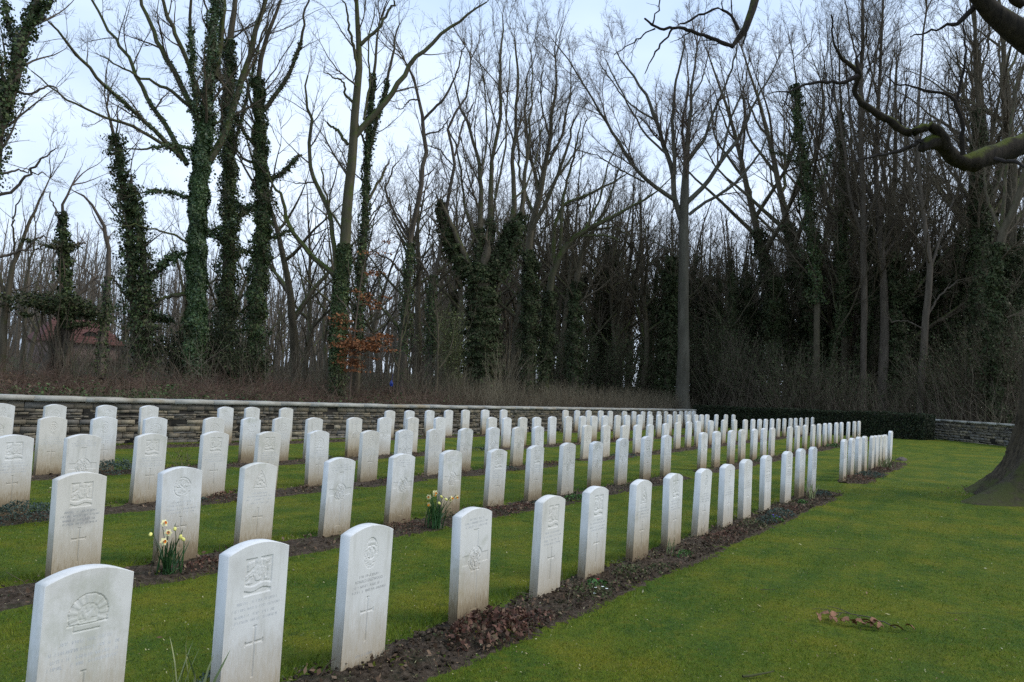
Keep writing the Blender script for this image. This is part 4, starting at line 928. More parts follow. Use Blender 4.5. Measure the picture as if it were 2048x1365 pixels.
GEN = [generic(300, 17, 'tall'), generic(301, 18, 'tall'), generic(302, 15, 'fan'), generic(303, 16, 'fan'), generic(304, 13, 'ivy'), generic(305, 12, 'ivy'), generic(306, 14, 'ivy'), generic(307, 9, 'thin'), generic(308, 10, 'thin'), generic(309, 15, 'pole'), generic(310, 14, 'pole'), generic(311, 16, 'pole')]
KN = ['tall bare tree', 'tall bare tree', 'bushy bare tree', 'bushy bare tree', 'dark ivy smothered tree', 'dark ivy smothered tree', 'dark ivy smothered tree', 'spindly young tree', 'spindly young tree', 'slim ivy sleeved trunk', 'slim ivy sleeved trunk', 'slim ivy sleeved trunk']
def place_tree(gi, px, D, h, label, group, rot=None, seed=0):
    x, y = dirpix(px, D); z = gz_out(x, y); r_ = random.Random(seed*7+gi)
    root = empty('ivy_tree' if GEN[gi][2] and gi >= 4 else 'bare_tree', (x, y, z), r_.uniform(0, 6.28)); k = h/GEN[gi][3]
    root.scale = (k*r_.uniform(0.9, 1.1), k*r_.uniform(0.9, 1.1), k); tag(root, label, 'tree', group)
    obj('trunk', GEN[gi][0], root); obj('crown', GEN[gi][1], root)
    if GEN[gi][2]: obj('ivy', GEN[gi][2], root)
PLACE = []
rp = random.Random(5)
def zone(x0, x1, n_, D0, D1, h0, h1, gis, where):
    xs = sorted(x0+(x1-x0)*(i+rp.random()*0.9)/n_ for i in range(n_))
    for x in xs: PLACE.append((rp.choice(gis), x, rp.uniform(D0, D1), rp.uniform(h0, h1), where))
zone(20, 640, 11, 48, 68, 5, 8, [7, 8, 2], 'behind left ivy trunks')
zone(330, 900, 9, 35, 44, 4, 9, [7, 8, 7, 8, 2], 'close behind the bank')
zone(560, 880, 9, 42, 56, 9, 13.5, [2, 3, 7, 0], 'left of the centre ivy mass')
zone(880, 1120, 10, 50, 62, 12, 16.5, [2, 3, 0, 1], 'behind the centre ivy mass')
zone(1080, 1340, 20, 50, 64, 11, 15.5, [2, 3, 4, 9, 10, 0], 'left of the grey beech')
zone(1340, 1640, 26, 53, 66, 11, 14, [4, 6, 9, 10, 11, 9, 7], 'right of the beech')
zone(1380, 1660, 5, 60, 72, 11, 13, [2, 3], 'deep in the thicket')
zone(1610, 2060, 30, 50, 64, 12, 17, [4, 6, 9, 10, 11, 10, 9, 2], 'low behind hedge and right wall')
zone(1590, 2080, 19, 54, 76, 21, 29, [0, 1, 0, 1, 2], 'rising high behind the hedge')
cnts = {}
PLACE.sort(key=lambda q: (q[4], q[1]))
for q in PLACE:
    gi, x, D, h, where = q; key = (KN[gi], where); cnts.setdefault(key, []).append(q)
for key, qs in cnts.items():
    for j, (gi, x, D, h, where) in enumerate(qs):
        lab = '%s %s' % key if len(qs) == 1 else '%s %s, %s from left' % (key[0], key[1], ORD[j])
        place_tree(gi, x, D, h, lab, 'trees filling the wood', seed=int(x))
# far wood that reads as one mass
def far_wood(name, label, x0, x1, D0, D1, h0, h1, n_, seed, tw='twig', dens=1.0, dark=0):
    r_ = np.random.default_rng(seed); T = Acc(); I = Acc()
    px = r_.uniform(x0, x1, n_); D = r_.uniform(D0, D1, n_); p = np.zeros((n_, 3))
    for i_ in range(n_):
        x, y = dirpix(px[i_], D[i_]); p[i_] = (x, y, gz_out(x, y)-0.2)
    h = r_.uniform(h0, h1, n_)
    tr = walk(p, np.column_stack([r_.normal(0, 0.06, n_), r_.normal(0, 0.06, n_), np.ones(n_)]), h, 8, 0.06, 0.05, r_); R0 = (h*0.009+0.02)[:, None]*np.linspace(1, 0.2, 8)[None]
    b1 = branch((tr, R0), r_, 1.3*dens, 0.12, 40, 14, 0.32, 6, 0.12, 0.08, 0.5, 0.02, 1, 5)
    b2 = branch(b1, r_, 1.5*dens, 0.1, 36, 14, 0.45, 4, 0.14, 0.05, 0.6, 0.014, 0.4, 2.5)
    b3 = branch(b2, r_, 1.4*dens, 0.1, 36, 14, 0.6, 3, 0.14, 0.03, 0.6, 0.011, 0.3, 1.2)
    tubes(T, tr, R0, 5); tubes(T, b1[0], b1[1], 3); tubes(T, b2[0], b2[1], 3); tubes(T, b3[0], b3[1], 3)
    tag(obj(name, T.build(name, M[tw])), label, 'woodland', None, 'stuff')
    if dark:
        w_ = np.clip((px-1000)/250, 0.15, 1); w_ = w_/w_.sum(); q = tr[r_.choice(n_, dark, p=w_), :]; k = r_.integers(0, 6, dark); c = q[np.arange(dark), k]+r_.normal(0, 1.0, (dark, 3))*np.array([1.1, 1.1, 1.3])
        c = c[c[:, 2] > 0.2]
        leaves_mesh(I, c, 0.17*r_.uniform(0.6, 1.3, len(c)), r_, 0.2)
        tag(obj('far_evergreens', I.build('far_evergreens', M['ivy_dark'])), 'dark evergreen undergrowth deep in the wood right of centre', 'undergrowth', None, 'stuff')
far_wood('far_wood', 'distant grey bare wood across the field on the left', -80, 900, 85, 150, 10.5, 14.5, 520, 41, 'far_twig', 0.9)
far_wood('deep_wood', 'dense bare wood filling the distance from the centre to the right edge', 820, 2140, 66, 105, 13, 18, 560, 42, 'twig', 0.85, 95000)

# ---------------------------------------------------------------- shrubs and brambles on the bank
def thicket(name, label, cat, rect, n_, h0, h1, mat, seed, lean=0.5, K=6, rad=0.006, kind='stuff', droop=-0.06, branchy=2.0, density=None):
    r_ = np.random.default_rng(seed); s = r_.uniform(rect[0], rect[1], n_); n2 = rect[2]+(rect[3]-rect[2])*r_.random(n_)**1.2
    if density is not None:
        k = r_.random(n_) < density(s, n2); s, n2 = s[k], n2[k]
    p = np.column_stack([s*DV[0]+n2*NV[0], s*DV[1]+n2*NV[1], ground_out(s, n2)-0.03]); m_ = len(p)
    d = np.column_stack([r_.normal(0, lean, m_), r_.normal(0, lean, m_), np.ones(m_)]); d /= np.linalg.norm(d, axis=1, keepdims=True)
    L = r_.uniform(h0, h1, m_); P = walk(p, d, L, K, 0.16, droop, r_); R = np.tile(rad*np.linspace(1, 0.4, K), (m_, 1))
    L = None; A = Acc(); tubes(A, P, R, 3)
    if branchy:
        b = branch((P, R), r_, branchy, 0.2, 45, 15, 0.4, 4, 0.15, 0, 0.7, rad*0.4, 0.1, 0.6); tubes(A, b[0], b[1], 3)
    return tag(obj(name, A.build(name, M[mat])), label, cat, None, kind)
M['bramble'] = mat_leafy('bramble_stems', [(0.075, 0.058, 0.040), (0.12, 0.095, 0.066), (0.18, 0.145, 0.105), (0.085, 0.10, 0.045)], 0.9, 0.2, 0.6)
M['bramble_red'] = mat_leafy('red_brown_bramble_stems', [(0.075, 0.042, 0.030), (0.13, 0.078, 0.055), (0.19, 0.125, 0.09), (0.075, 0.075, 0.035)], 0.9, 0.2, 0.6)
M['straw'] = mat_leafy('straw_stems', [(0.10, 0.08, 0.05), (0.17, 0.14, 0.09), (0.24, 0.20, 0.13)], 0.9, 0.2, 0.6)
thicket('brambles', 'tangle of red brown bramble stems on the bank behind the long wall', 'brambles', (2, 44, 16.8, 27), 24000, 0.40, 1.30, 'bramble_red', 51, 0.9, 7, 0.0055, droop=-0.16, density=lambda s, n: 0.25+0.75*(np.sin(s*0.9)*np.sin(n*0.8+s*0.3)+0.6*np.sin(s*2.3+n) > 0.1))
thicket('dry_grass_stems', 'pale dry stems standing above the wall in front of the dark wood', 'dry stems', (24, 46, 16.4, 20), 4200, 0.5, 1.5, 'straw', 52, 0.22, 6, 0.005, droop=0, branchy=1.5)
thicket('undergrowth', 'brown bare undergrowth behind the hedge and right wall', 'undergrowth', (40.6, 62, -10, 16), 5500, 0.7, 3.0, 'bramble', 53, 0.35, 6, 0.008, droop=0.0, branchy=2.0, density=lambda s, n: (outdist(s, n) > 0.8)*1.0)
thicket('undergrowth', 'thin bare undergrowth beneath the trees behind the long wall', 'undergrowth', (14, 64, 22, 42), 3600, 0.5, 2.6, 'bramble', 54, 0.3, 6, 0.009, droop=0.02, branchy=1.6)
def ground_leaves(name, label, rect, n_, size, mat, seed, h=0.25, dens=None):
    r_ = np.random.default_rng(seed); s = r_.uniform(rect[0], rect[1], n_); n2 = r_.uniform(rect[2], rect[3], n_)
    k = outdist(s, n2) > 0.5
    if dens is not None: k &= r_.random(n_) < dens(s, n2)
    s, n2 = s[k], n2[k]; m_ = len(s)
    p = np.column_stack([s*DV[0]+n2*NV[0], s*DV[1]+n2*NV[1], ground_out(s, n2)+r_.random(m_)**1.5*h*(0.6+0.4*np.sin(s*2)*np.sin(n2*2.3))])
    A = Acc(); leaves_mesh(A, p, size*r_.uniform(0.6, 1.4, m_), r_, 0.8); tag(obj(name, A.build(name, M[mat])), label, 'ground cover', None, 'stuff')
M['litter'] = mat_leafy('leaf_litter', [(0.05, 0.032, 0.020), (0.10, 0.062, 0.038), (0.17, 0.11, 0.07), (0.24, 0.17, 0.11)], 0.9, 0.15)
M['bank_green'] = mat_leafy('bank_leaves', [(0.035, 0.06, 0.02), (0.06, 0.10, 0.03), (0.10, 0.14, 0.05)], 0.7, 0.2)
ground_leaves('leaf_litter', 'brown dead leaves littering the bank behind the wall', (0, 50, 16.3, 28), 26000, 0.09, 'litter', 61, 0.15)
ground_leaves('green_ground_cover', 'low green leaves creeping over the bank at the left', (2, 30, 16.3, 22), 30000, 0.07, 'bank_green', 62, 0.42, lambda s, n: np.clip(0.9*(np.sin(s*0.8+1.5)*np.sin(n*0.9) > 0.05)*(s < 15)+0.10, 0, 1))
# separate bushes
def bush(label, px, D, h, w, n_, seed, mat='bramble', leaf=None, nleaf=0, name='bare_bush', rad=0.010):
    r_ = np.random.default_rng(seed); x, y = dirpix(px, D); base = np.array([x, y, gz_out(x, y)]); root = empty(name, base); tag(root, label, 'bush', 'bushes at the foot of the wood')
    p = r_.normal(0, w*0.12, (n_, 3)); p[:, 2] = -0.1
    d = np.column_stack([r_.normal(0, 0.33*w/h, n_), r_.normal(0, 0.33*w/h, n_), np.ones(n_)]); d /= np.linalg.norm(d, axis=1, keepdims=True)
    P = walk(p, d, r_.uniform(0.6, 1, n_)*h, 8, 0.08, 0.0, r_); R = np.tile(rad*np.linspace(1, 0.3, 8), (n_, 1))
    b1 = branch((P, R), r_, 2.2, 0.2, 32, 10, 0.35, 5, 0.1, 0.05, 0.6, 0.004, 0.2, 1.4); b2 = branch(b1, r_, 2.5, 0.1, 35, 10, 0.5, 3, 0.1, 0.03, 0.6, 0.003, 0.15, 0.6)
    A = Acc(); tubes(A, P, R, 4); tubes(A, b1[0], b1[1], 3); tubes(A, b2[0], b2[1], 3); obj('stems', A.build('stems', M[mat]), root)
    if leaf:
        I = Acc(); q = b1[0].reshape(-1, 3); q = q[r_.integers(0, len(q), nleaf)]+r_.normal(0, 0.12, (nleaf, 3)); leaves_mesh(I, q, 0.085*r_.uniform(0.6, 1.3, nleaf), r_, 0.4); obj('foliage', I.build('foliage', M[leaf]), root)
M['willow'] = mat_leafy('pale_green_twigs', [(0.10, 0.10, 0.05), (0.16, 0.16, 0.08), (0.22, 0.22, 0.12)], 0.8, 0.2)
M['willowleaf'] = mat_leafy('budding_leaves', [(0.14, 0.17, 0.06), (0.22, 0.25, 0.10)], 0.7, 0.2)
bush('pale yellow-green budding bush left of the centre ivy mass', 905, 41, 5.2, 2.6, 90, 81, 'willow', 'willowleaf', 2600, 'budding_bush', 0.008)
bush('dark evergreen bush between the first two ivy trunks', 425, 34.5, 3.0, 2.2, 50, 82, 'twig', 'ivy_dark', 5200, 'evergreen_bush')
bush('low dark evergreen bush at the foot of the second ivy trunk', 470, 33, 1.9, 2.4, 40, 83, 'twig', 'ivy_dark', 4200, 'evergreen_bush')
bush('dark evergreen bush left of the tallest ivy trunk', 352, 33.5, 2.5, 1.8, 40, 84, 'twig', 'ivy_dark', 3800, 'evergreen_bush')
bush('bare twiggy bush in front of the centre ivy mass', 1000, 34, 3.2, 2.0, 40, 85, 'straw', None, 0)
bush('bare twiggy bush right of the brown leaved sapling', 830, 33, 2.6, 2.4, 46, 86)
bush('bare grey bush between the centre trees and the wall', 925, 33, 2.2, 3.0, 46, 87, 'straw')
bush('ivy grown bush left of the grey beech foot', 1230, 50, 5, 5, 60, 88, 'twig', 'ivy_dark', 6500, 'evergreen_bush', 0.014)
bush('ivy grown bush behind the hedge right of the grey beech', 1470, 49, 5.5, 6, 110, 89, 'bramble', 'ivy_dark', 3000, 'evergreen_bush', 0.014)
bush('broad dark bush behind the middle of the hedge', 1590, 47, 4.5, 6, 110, 90, 'bramble', 'ivy_dark', 3000, 'evergreen_bush', 0.014)
bush('mid brown tangled bush behind the hedge near its right end', 1690, 47, 3.5, 5, 80, 91, 'bramble', 'ivy_dark', 1500, 'bare_bush', 0.012)
bush('dark bush over the right wall', 1900, 46, 4.5, 5, 110, 92, 'bramble', 'ivy_dark', 3000, 'evergreen_bush', 0.014)
bush('dark bush behind the big mossy trunk at the right edge', 2010, 45, 6, 5, 110, 93, 'bramble', 'ivy_dark', 3000, 'evergreen_bush', 0.014)
bush('dark green bush at the foot of the trees left of the beech', 1120, 48, 5, 5, 60, 94, 'twig', 'ivy_dark', 7000, 'evergreen_bush', 0.014)
bush('bare bush left of the leaning ivy smothered tree', 225, 33, 2.6, 2.8, 46, 95)
bush('bare reddish bush in front of the shed', 150, 29, 1.9, 2.4, 46, 96)
bush('dark tall thicket of holly directly right of the beech trunk', 1410, 52, 6.5, 4, 70, 97, 'twig', 'ivy_dark', 9000, 'evergreen_bush', 0.014)
bush('dark holly thicket behind the thick brown trunk', 1790, 54, 6.5, 5, 70, 98, 'twig', 'ivy_dark', 9000, 'evergreen_bush', 0.014)

# ---------------------------------------------------------------- shed with a red roof, far left
def shed():
    D = 62; c = pix(146, 720, D); base = np.array([c[0], c[1], gz_out(c[0], c[1])]); az = math.atan2(c[1], c[0])-math.pi/2
    root = empty('shed', base, az+0.25); tag(root, 'small pinkish shed with faded red half-hipped roof behind the trees on the left', 'shed')
    w, dp, ev, rd = 2.35, 1.9, 1.55, 3.0
    mw = plain('pink_render', (0.24, 0.17, 0.145), 0.9, 0.2, 0.25, 1.5); mr = plain('red_tiles', (0.13, 0.060, 0.050), 0.9, 0.15, 0.4, 5); md = plain('opening_shade', (0.02, 0.018, 0.016))
    A = Acc(); cube(A, np.array([0, 0, ev/2-0.1]), np.array([w, dp, ev/2+0.1])); obj('wall', A.build('wall', mw), root)
    R = Acc(); e = 0.25; hw = w+e; hd = dp+e; t_ = 0.07
    for dz in (0.0,):
        V = [(-hw, -hd, ev-0.1), (hw, -hd, ev-0.1), (hw, hd, ev-0.1), (-hw, hd, ev-0.1), (-hw+1.2, 0, rd), (hw-1.2, 0, rd),
             (-hw, -hd, ev-0.18), (hw, -hd, ev-0.18), (hw, hd, ev-0.18), (-hw, hd, ev-0.18)]
        R.add(V, [(0, 1, 5, 4), (2, 3, 4, 5), (6, 7, 1, 0), (7, 8, 2, 1), (8, 9, 3, 2), (9, 6, 0, 3), (9, 8, 7, 6)]); R.add(V, [(3, 0, 4), (1, 2, 5)])
    # tile courses as thin battens on the front slope
    for k in range(9):
        f = (k+0.5)/9.5; x0 = -hw+1.2*f; x1 = hw-1.2*f; y = -hd+hd*f; z = ev-0.1+(rd-ev+0.1)*f
        R.add([(x0, y-0.02, z+0.004), (x1, y-0.02, z+0.004), (x1, y+0.03, z+0.065), (x0, y+0.03, z+0.065)], [(0, 1, 2, 3)])
    obj('roof', R.build('roof', mr), root)
    Dm = Acc(); V = []
    n_ = 9; cx = 0.55
    for k in range(n_): a = math.pi*k/(n_-1); V.append((cx+0.62*math.cos(a), -hd+0.55, ev+0.12+0.55*math.sin(a)))
    V2 = [(x, y+1.2, z) for x, y, z in V]; F = [(k, k+1, n_+k+1, n_+k) for k in range(n_-1)]
    Dm.add(V+V2, F); obj('dormer_roof', Dm.build('dormer_roof', mr), root)
    Dn = Acc(); Dn.add([(cx-0.55, -hd+0.57, ev+0.1), (cx+0.55, -hd+0.57, ev+0.1)]+[(cx+0.55*math.cos(math.pi*k/8), -hd+0.57, ev+0.12+0.48*math.sin(math.pi*k/8)) for k in range(9)], [tuple(range(11))]); obj('dormer_opening', Dn.build('dormer_opening', md), root)  # flat panel, near-black for the shade inside the opening
    Dd = Acc(); cube(Dd, np.array([-0.9, -dp-0.02, 0.6]), np.array([0.4, 0.03, 0.6])); obj('door', Dd.build('door', plain('shed_door', (0.10, 0.06, 0.05))), root)
shed()

# ---------------------------------------------------------------- clipped hedge
def hedge():
    r_ = np.random.default_rng(33); p0 = sn2w(43.9, 16.1); p1 = sn2w(39.45, 3.98); L = np.linalg.norm(p1-p0); d = (p1-p0)/L; nr = np.array([-d[1], d[0]])
    if nr@(-np.array([0.5, 1.0])) > 0: nr = -nr      # nr points away from the camera
    root = empty('hedge', (p0[0], p0[1], 0)); tag(root, 'long low clipped dark evergreen hedge at the far end of the rows', 'hedge')
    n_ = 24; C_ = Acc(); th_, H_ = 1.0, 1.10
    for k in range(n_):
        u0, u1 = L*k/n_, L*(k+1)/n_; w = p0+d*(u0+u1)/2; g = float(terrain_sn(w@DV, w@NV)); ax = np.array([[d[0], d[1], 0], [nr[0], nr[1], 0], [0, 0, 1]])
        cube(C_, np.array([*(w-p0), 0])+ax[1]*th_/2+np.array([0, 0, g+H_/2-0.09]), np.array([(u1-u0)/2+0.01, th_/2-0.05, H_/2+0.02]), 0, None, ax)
    obj('dark_core', C_.build('dark_core', plain('hedge_inner_shade', (0.008, 0.010, 0.006))), root)  # solid filling boxes, near-black for the shade between the leaves
    A = Acc(); m_ = 42000; u = r_.uniform(0, L, m_); f = r_.random(m_)
    side = f < 0.55; top = (f >= 0.55) & (f < 0.93); endp = f >= 0.93
    v = np.where(side, 0.0, r_.random(m_)*th_); hz = np.where(top, H_, r_.random(m_)*H_); u = np.where(endp, L, u)
    v = v+np.where(side, np.abs(r_.normal(0, 0.03, m_)), 0); hz = hz+np.where(top, r_.normal(0, 0.02, m_)+0.02*np.sin(u*1.3)+0.015*np.sin(u*4.7)+0.05*(r_.random(m_) < 0.06)*r_.random(m_), 0)
    w = p0+u[:, None]*d+v[:, None]*nr; g = terrain_sn(w@DV, w@NV)
    P = np.column_stack([w-p0, g+hz]); o = np.where(side[:, None], -np.array([nr[0], nr[1], 0]), np.where(top[:, None], np.array([0, 0, 1.0]), np.array([d[0], d[1], 0])))
    leaves_mesh(A, P+r_.normal(0, 0.012, P.shape), 0.06*r_.uniform(0.6, 1.4, m_), r_, 0.1, 0.7, o*0.5)
    obj('foliage', A.build('foliage', M['hedge']), root)
hedge()

# ---------------------------------------------------------------- the big mossy tree at the right with its overhanging limbs
def big_oak():
    r_ = np.random.default_rng(77)
    bx, by = dirpix(2118, 18.2, 900); s_, n_ = bx*DV[0]+by*DV[1], bx*NV[0]+by*NV[1]; z0 = float(terrain_sn(s_, n_)); base = np.array([bx, by, z0])
    root = empty('mossy_tree', base); tag(root, 'huge dark mossy tree at the right edge with flared root and crooked overhanging limbs', 'tree')
    # trunk rings with root flare
    K, S_ = 150, 132; zs = np.concatenate([np.linspace(-0.25, 3.2, 110), np.linspace(3.35, 13, 40)]); V = []; ph = r_.uniform(0, 6.28, 8)
    lean = np.array([0.18, -0.06])
    for z in zs:
        fl = math.exp(-max(z+0.05, 0)/0.50); rad = 0.60*(1-0.022*z)+0.90*fl+0.10*math.exp(-max(z, 0)/1.6)
        c = lean*0.12*z
        for k in range(S_):
            a = 2*math.pi*k/S_; lobes = (0.30*math.cos(5*a+0.8)+0.22*math.cos(3*a+2.2)+0.12*math.cos(9*a))*fl
            wob = 1.6*math.sin(z*2.1+ph[0])+1.1*math.sin(z*5.3+a*2+ph[1]); rid = abs(math.sin(a*15+wob*0.5+ph[2]))**0.7*0.030+abs(math.sin(a*23+wob+z*3+ph[3]))*0.018; rr_ = rad*(1+lobes*0.85+0.035*math.sin(a*7+z*1.2)+0.02*math.sin(a*13-z*2)+0.05*fl*math.sin(a*11+z*9))+rid+r_.normal(0, 0.006)
            V.append((c[0]+rr_*math.cos(a), c[1]+rr_*math.sin(a), z))
    i = np.arange((K-1)*S_); r = i//S_; c_ = i % S_; F = np.stack([r*S_+c_, r*S_+(c_+1) % S_, (r+1)*S_+(c_+1) % S_, (r+1)*S_+c_], 1)
    T = Acc(); T.add(V, F); obj('trunk', T.build('trunk', M['oak_trunk'], True), root)
    Lf = Acc(); m_ = 420; a_ = r_.uniform(0, 6.28, m_); q_ = 0.9+np.abs(r_.normal(0, 0.45, m_)); xx = base[0]+q_*np.cos(a_); yy = base[1]+q_*np.sin(a_)
    P_ = np.column_stack([xx, yy, terrain_sn(xx*DV[0]+yy*DV[1], xx*NV[0]+yy*NV[1])+0.02+0.02*r_.random(m_)]); leaves_mesh(Lf, P_, r_.uniform(0.02, 0.06, m_), r_, 1.5, 0.6)
    tag(obj('root_leaf_litter', Lf.build('root_leaf_litter', M['litter'])), 'dead leaves gathered round the flared roots of the mossy tree', 'litter', None, 'stuff')
    def at(z):  # a point in the trunk axis
        return base+np.array([*(lean*0.12*z), z])
    def limb(spec, D0, D1, start=None, K=26, rs=1.0):
        pts = []; rd = []; sp = W3(spec); tot = sum(math.hypot(sp[k+1][0]-sp[k][0], sp[k+1][1]-sp[k][1]) for k in range(len(sp)-1)); ac = 0
        if start is not None: pts.append(start); rd.append(sp[0][2]*0.5*1.25*D0/F_PX)
        for k, (x, y, w) in enumerate(sp):
            if k: ac += math.hypot(x-sp[k-1][0], y-sp[k-1][1])
            D = D0+(D1-D0)*ac/tot; pts.append(pix(x, y, D)); rd.append(max(0.5*w*D/F_PX, 0.004))
        p, q = resample(pts, rd, K); p[2:] += r_.normal(0, 0.008, (K-2, 3)); q = q*0.92*(1+r_.normal(0, 0.075, K))
        return p, q
    main = limb('2070,284,44 2048,287,42 2002,305,38 1965,318,35 1930,327,33 1905,317,30 1889,292,28 1870,280,30 1850,290,25 1844,298,16', 16.5, 14.6, at(7.4), 30)
    second = limb('1896,296,20 1884,268,20 1864,253,19 1845,256,17 1826,267,16 1801,260,16 1783,244,15 1763,233,15 1740,220,13 1725,208,13 1712,190,11 1710,172,12 1719,150,13 1712,138,12 1700,132,9 1690,124,7 1681,113,6 1670,95,5 1665,70,4 1664,30,3', 14.9, 13.2, None, 44)
    b3 = limb('1716,152,9 1700,160,8 1687,166,8 1665,165,7 1637,164,6 1615,168,6 1599,174,5 1580,183,4 1560,186,3 1536,189,2', 13.3, 12.6, None, 18)
    b4 = limb('1669,166,5 1664,185,4 1665,205,4 1658,225,3 1640,262,2', 13.2, 13.0, None, 10)
    b5 = limb('1926,310,9 1925,285,9 1926,255,8 1920,230,7 1910,200,7 1895,190,6 1870,183,6 1845,180,5 1826,173,4 1795,170,3 1770,150,2', 14.8, 14.0, None, 22)
    b6 = limb('1912,205,6 1922,170,6 1930,130,5 1933,95,4 1926,60,3 1935,10,2', 14.6, 14.4, None, 14)
    b7 = limb('1860,284,10 1838,282,9 1820,294,8 1801,302,8 1775,308,6 1750,312,5 1725,318,4 1700,325,2', 14.7, 13.9, None, 16)
    b8 = limb('1718,142,6 1712,125,5 1716,112,4 1725,100,2', 13.3, 13.2, None, 8)
    b9 = limb('1990,318,9 2010,325,8 2030,322,7 2050,335,5', 15.4, 15.0, None, 10)
    b10 = limb('1576,184,4 1573,200,3 1568,212,2', 12.8, 12.7, None, 6)
    top = limb('2110,118,56 2048,69,52 2002,38,46 1971,9,40 1945,-20,34 1900,-80,28 1840,-160,20', 14.0, 12.5, at(10.6), 26)
    t2 = limb('1956,4,12 1935,30,10 1914,50,8 1895,50,6 1876,60,5 1850,66,4 1820,72,2', 13.4, 13.0, None, 16)
    t3 = limb('2046,10,18 2030,0,16 2010,-20,14', 13.9, 13.7, None, 8)
    hang = limb('2120,-420,44 1960,-400,36 1800,-330,28 1640,-210,22 1560,-110,19 1515,-30,17 1508,0,16 1502,37,15 1493,55,15 1481,70,13 1465,93,9', 14.6, 11.6, at(14.4), 34)
    h2 = limb('1468,94,11 1450,88,10 1432,80,9 1410,72,8 1388,65,8 1370,58,8 1352,55,7 1330,58,7 1315,58,6 1300,48,5 1290,38,4', 11.6, 11.2, None, 22)
    h3 = limb('1477,60,8 1470,45,7 1462,31,6 1445,20,5 1432,18,5 1413,26,5 1395,31,5 1375,45,4 1352,50,2', 11.6, 11.4, None, 16)
    h4 = limb('1346,56,5 1330,78,4 1315,98,4 1302,120,3 1290,148,2', 11.3, 11.2, None, 12)
    h5 = limb('1310,58,4 1290,66,3 1265,86,3 1228,110,2', 11.2, 11.0, None, 12)
    h6 = limb('1305,50,4 1312,28,3 1321,6,3 1326,-20,2', 11.2, 11.2, None, 8)
    h7 = limb('1494,52,6 1492,68,5 1487,86,3', 11.6, 11.6, None, 6)
    h8 = limb('1465,33,3 1462,10,3 1460,-20,2', 11.6, 11.6, None, 6)
    allb = {'limb': [main, top, hang], 'x': [second, b3, b4, b5, b6, b7, b8, b9, b10, t2, t3, h2, h3, h4, h5, h6, h7, h8]}
    def part(l, nm, parent, S_=12, twn=0):
        A = Acc(); tubes(A, (l[0]-base)[None], l[1][None], S_)
        # rounded tip
        e = l[0][-1]-base; d = l[0][-1]-l[0][-2]; d = d/np.linalg.norm(d)*l[1][-1]; A2 = np.stack([np.stack([e, e+d*0.5, e+d*0.8])]); tubes(A, A2, np.array([[l[1][-1], l[1][-1]*0.7, l[1][-1]*0.05]]), S_)
        return obj(nm, A.build(nm, M['oak_bark'] if l[1].max() > 0.05 else M['oak_twig'], True), parent)
    pm = part(main, 'limb', root, 16); pt = part(top, 'limb', root, 16); ph = part(hang, 'limb', root, 14)
    ob = root.location
    for l in (second, b5, b6, b7, b9): part(l, 'branch', pm, 10)
    for l in (b3, b4, b8, b10): part(l, 'branch', pm, 8)
    for l in (t2, t3): part(l, 'branch', pt, 8)
    for l in (h2, h3, h4, h5, h6, h7, h8): part(l, 'branch', ph, 8)
    small = [(l[0][None][:, ::max(1, len(l[0])//10)][:, :6], l[1][None][:, ::max(1, len(l[0])//10)][:, :6]) for l in (b3, b4, b5, b6, b7, b8, b10, t2, h2, h3, h4, h5, h6, h8, second)]
    small = stack(small); t1 = branch(small, r_, 3.6, 0.1, 55, 15, 0.6, 7, 0.2, 0.0, 0.5, 0.0045, 0.35, 1.5); t2_ = branch(t1, r_, 6.0, 0.1, 50, 15, 0.5, 5, 0.2, 0.0, 0.6, 0.0028, 0.12, 0.5)
    A = Acc(); tubes(A, t1[0]-base, t1[1], 4); tubes(A, t2_[0]-base, t2_[1], 3); obj('twigs', A.build('twigs', M['oak_twig'], True), root)
big_oak()

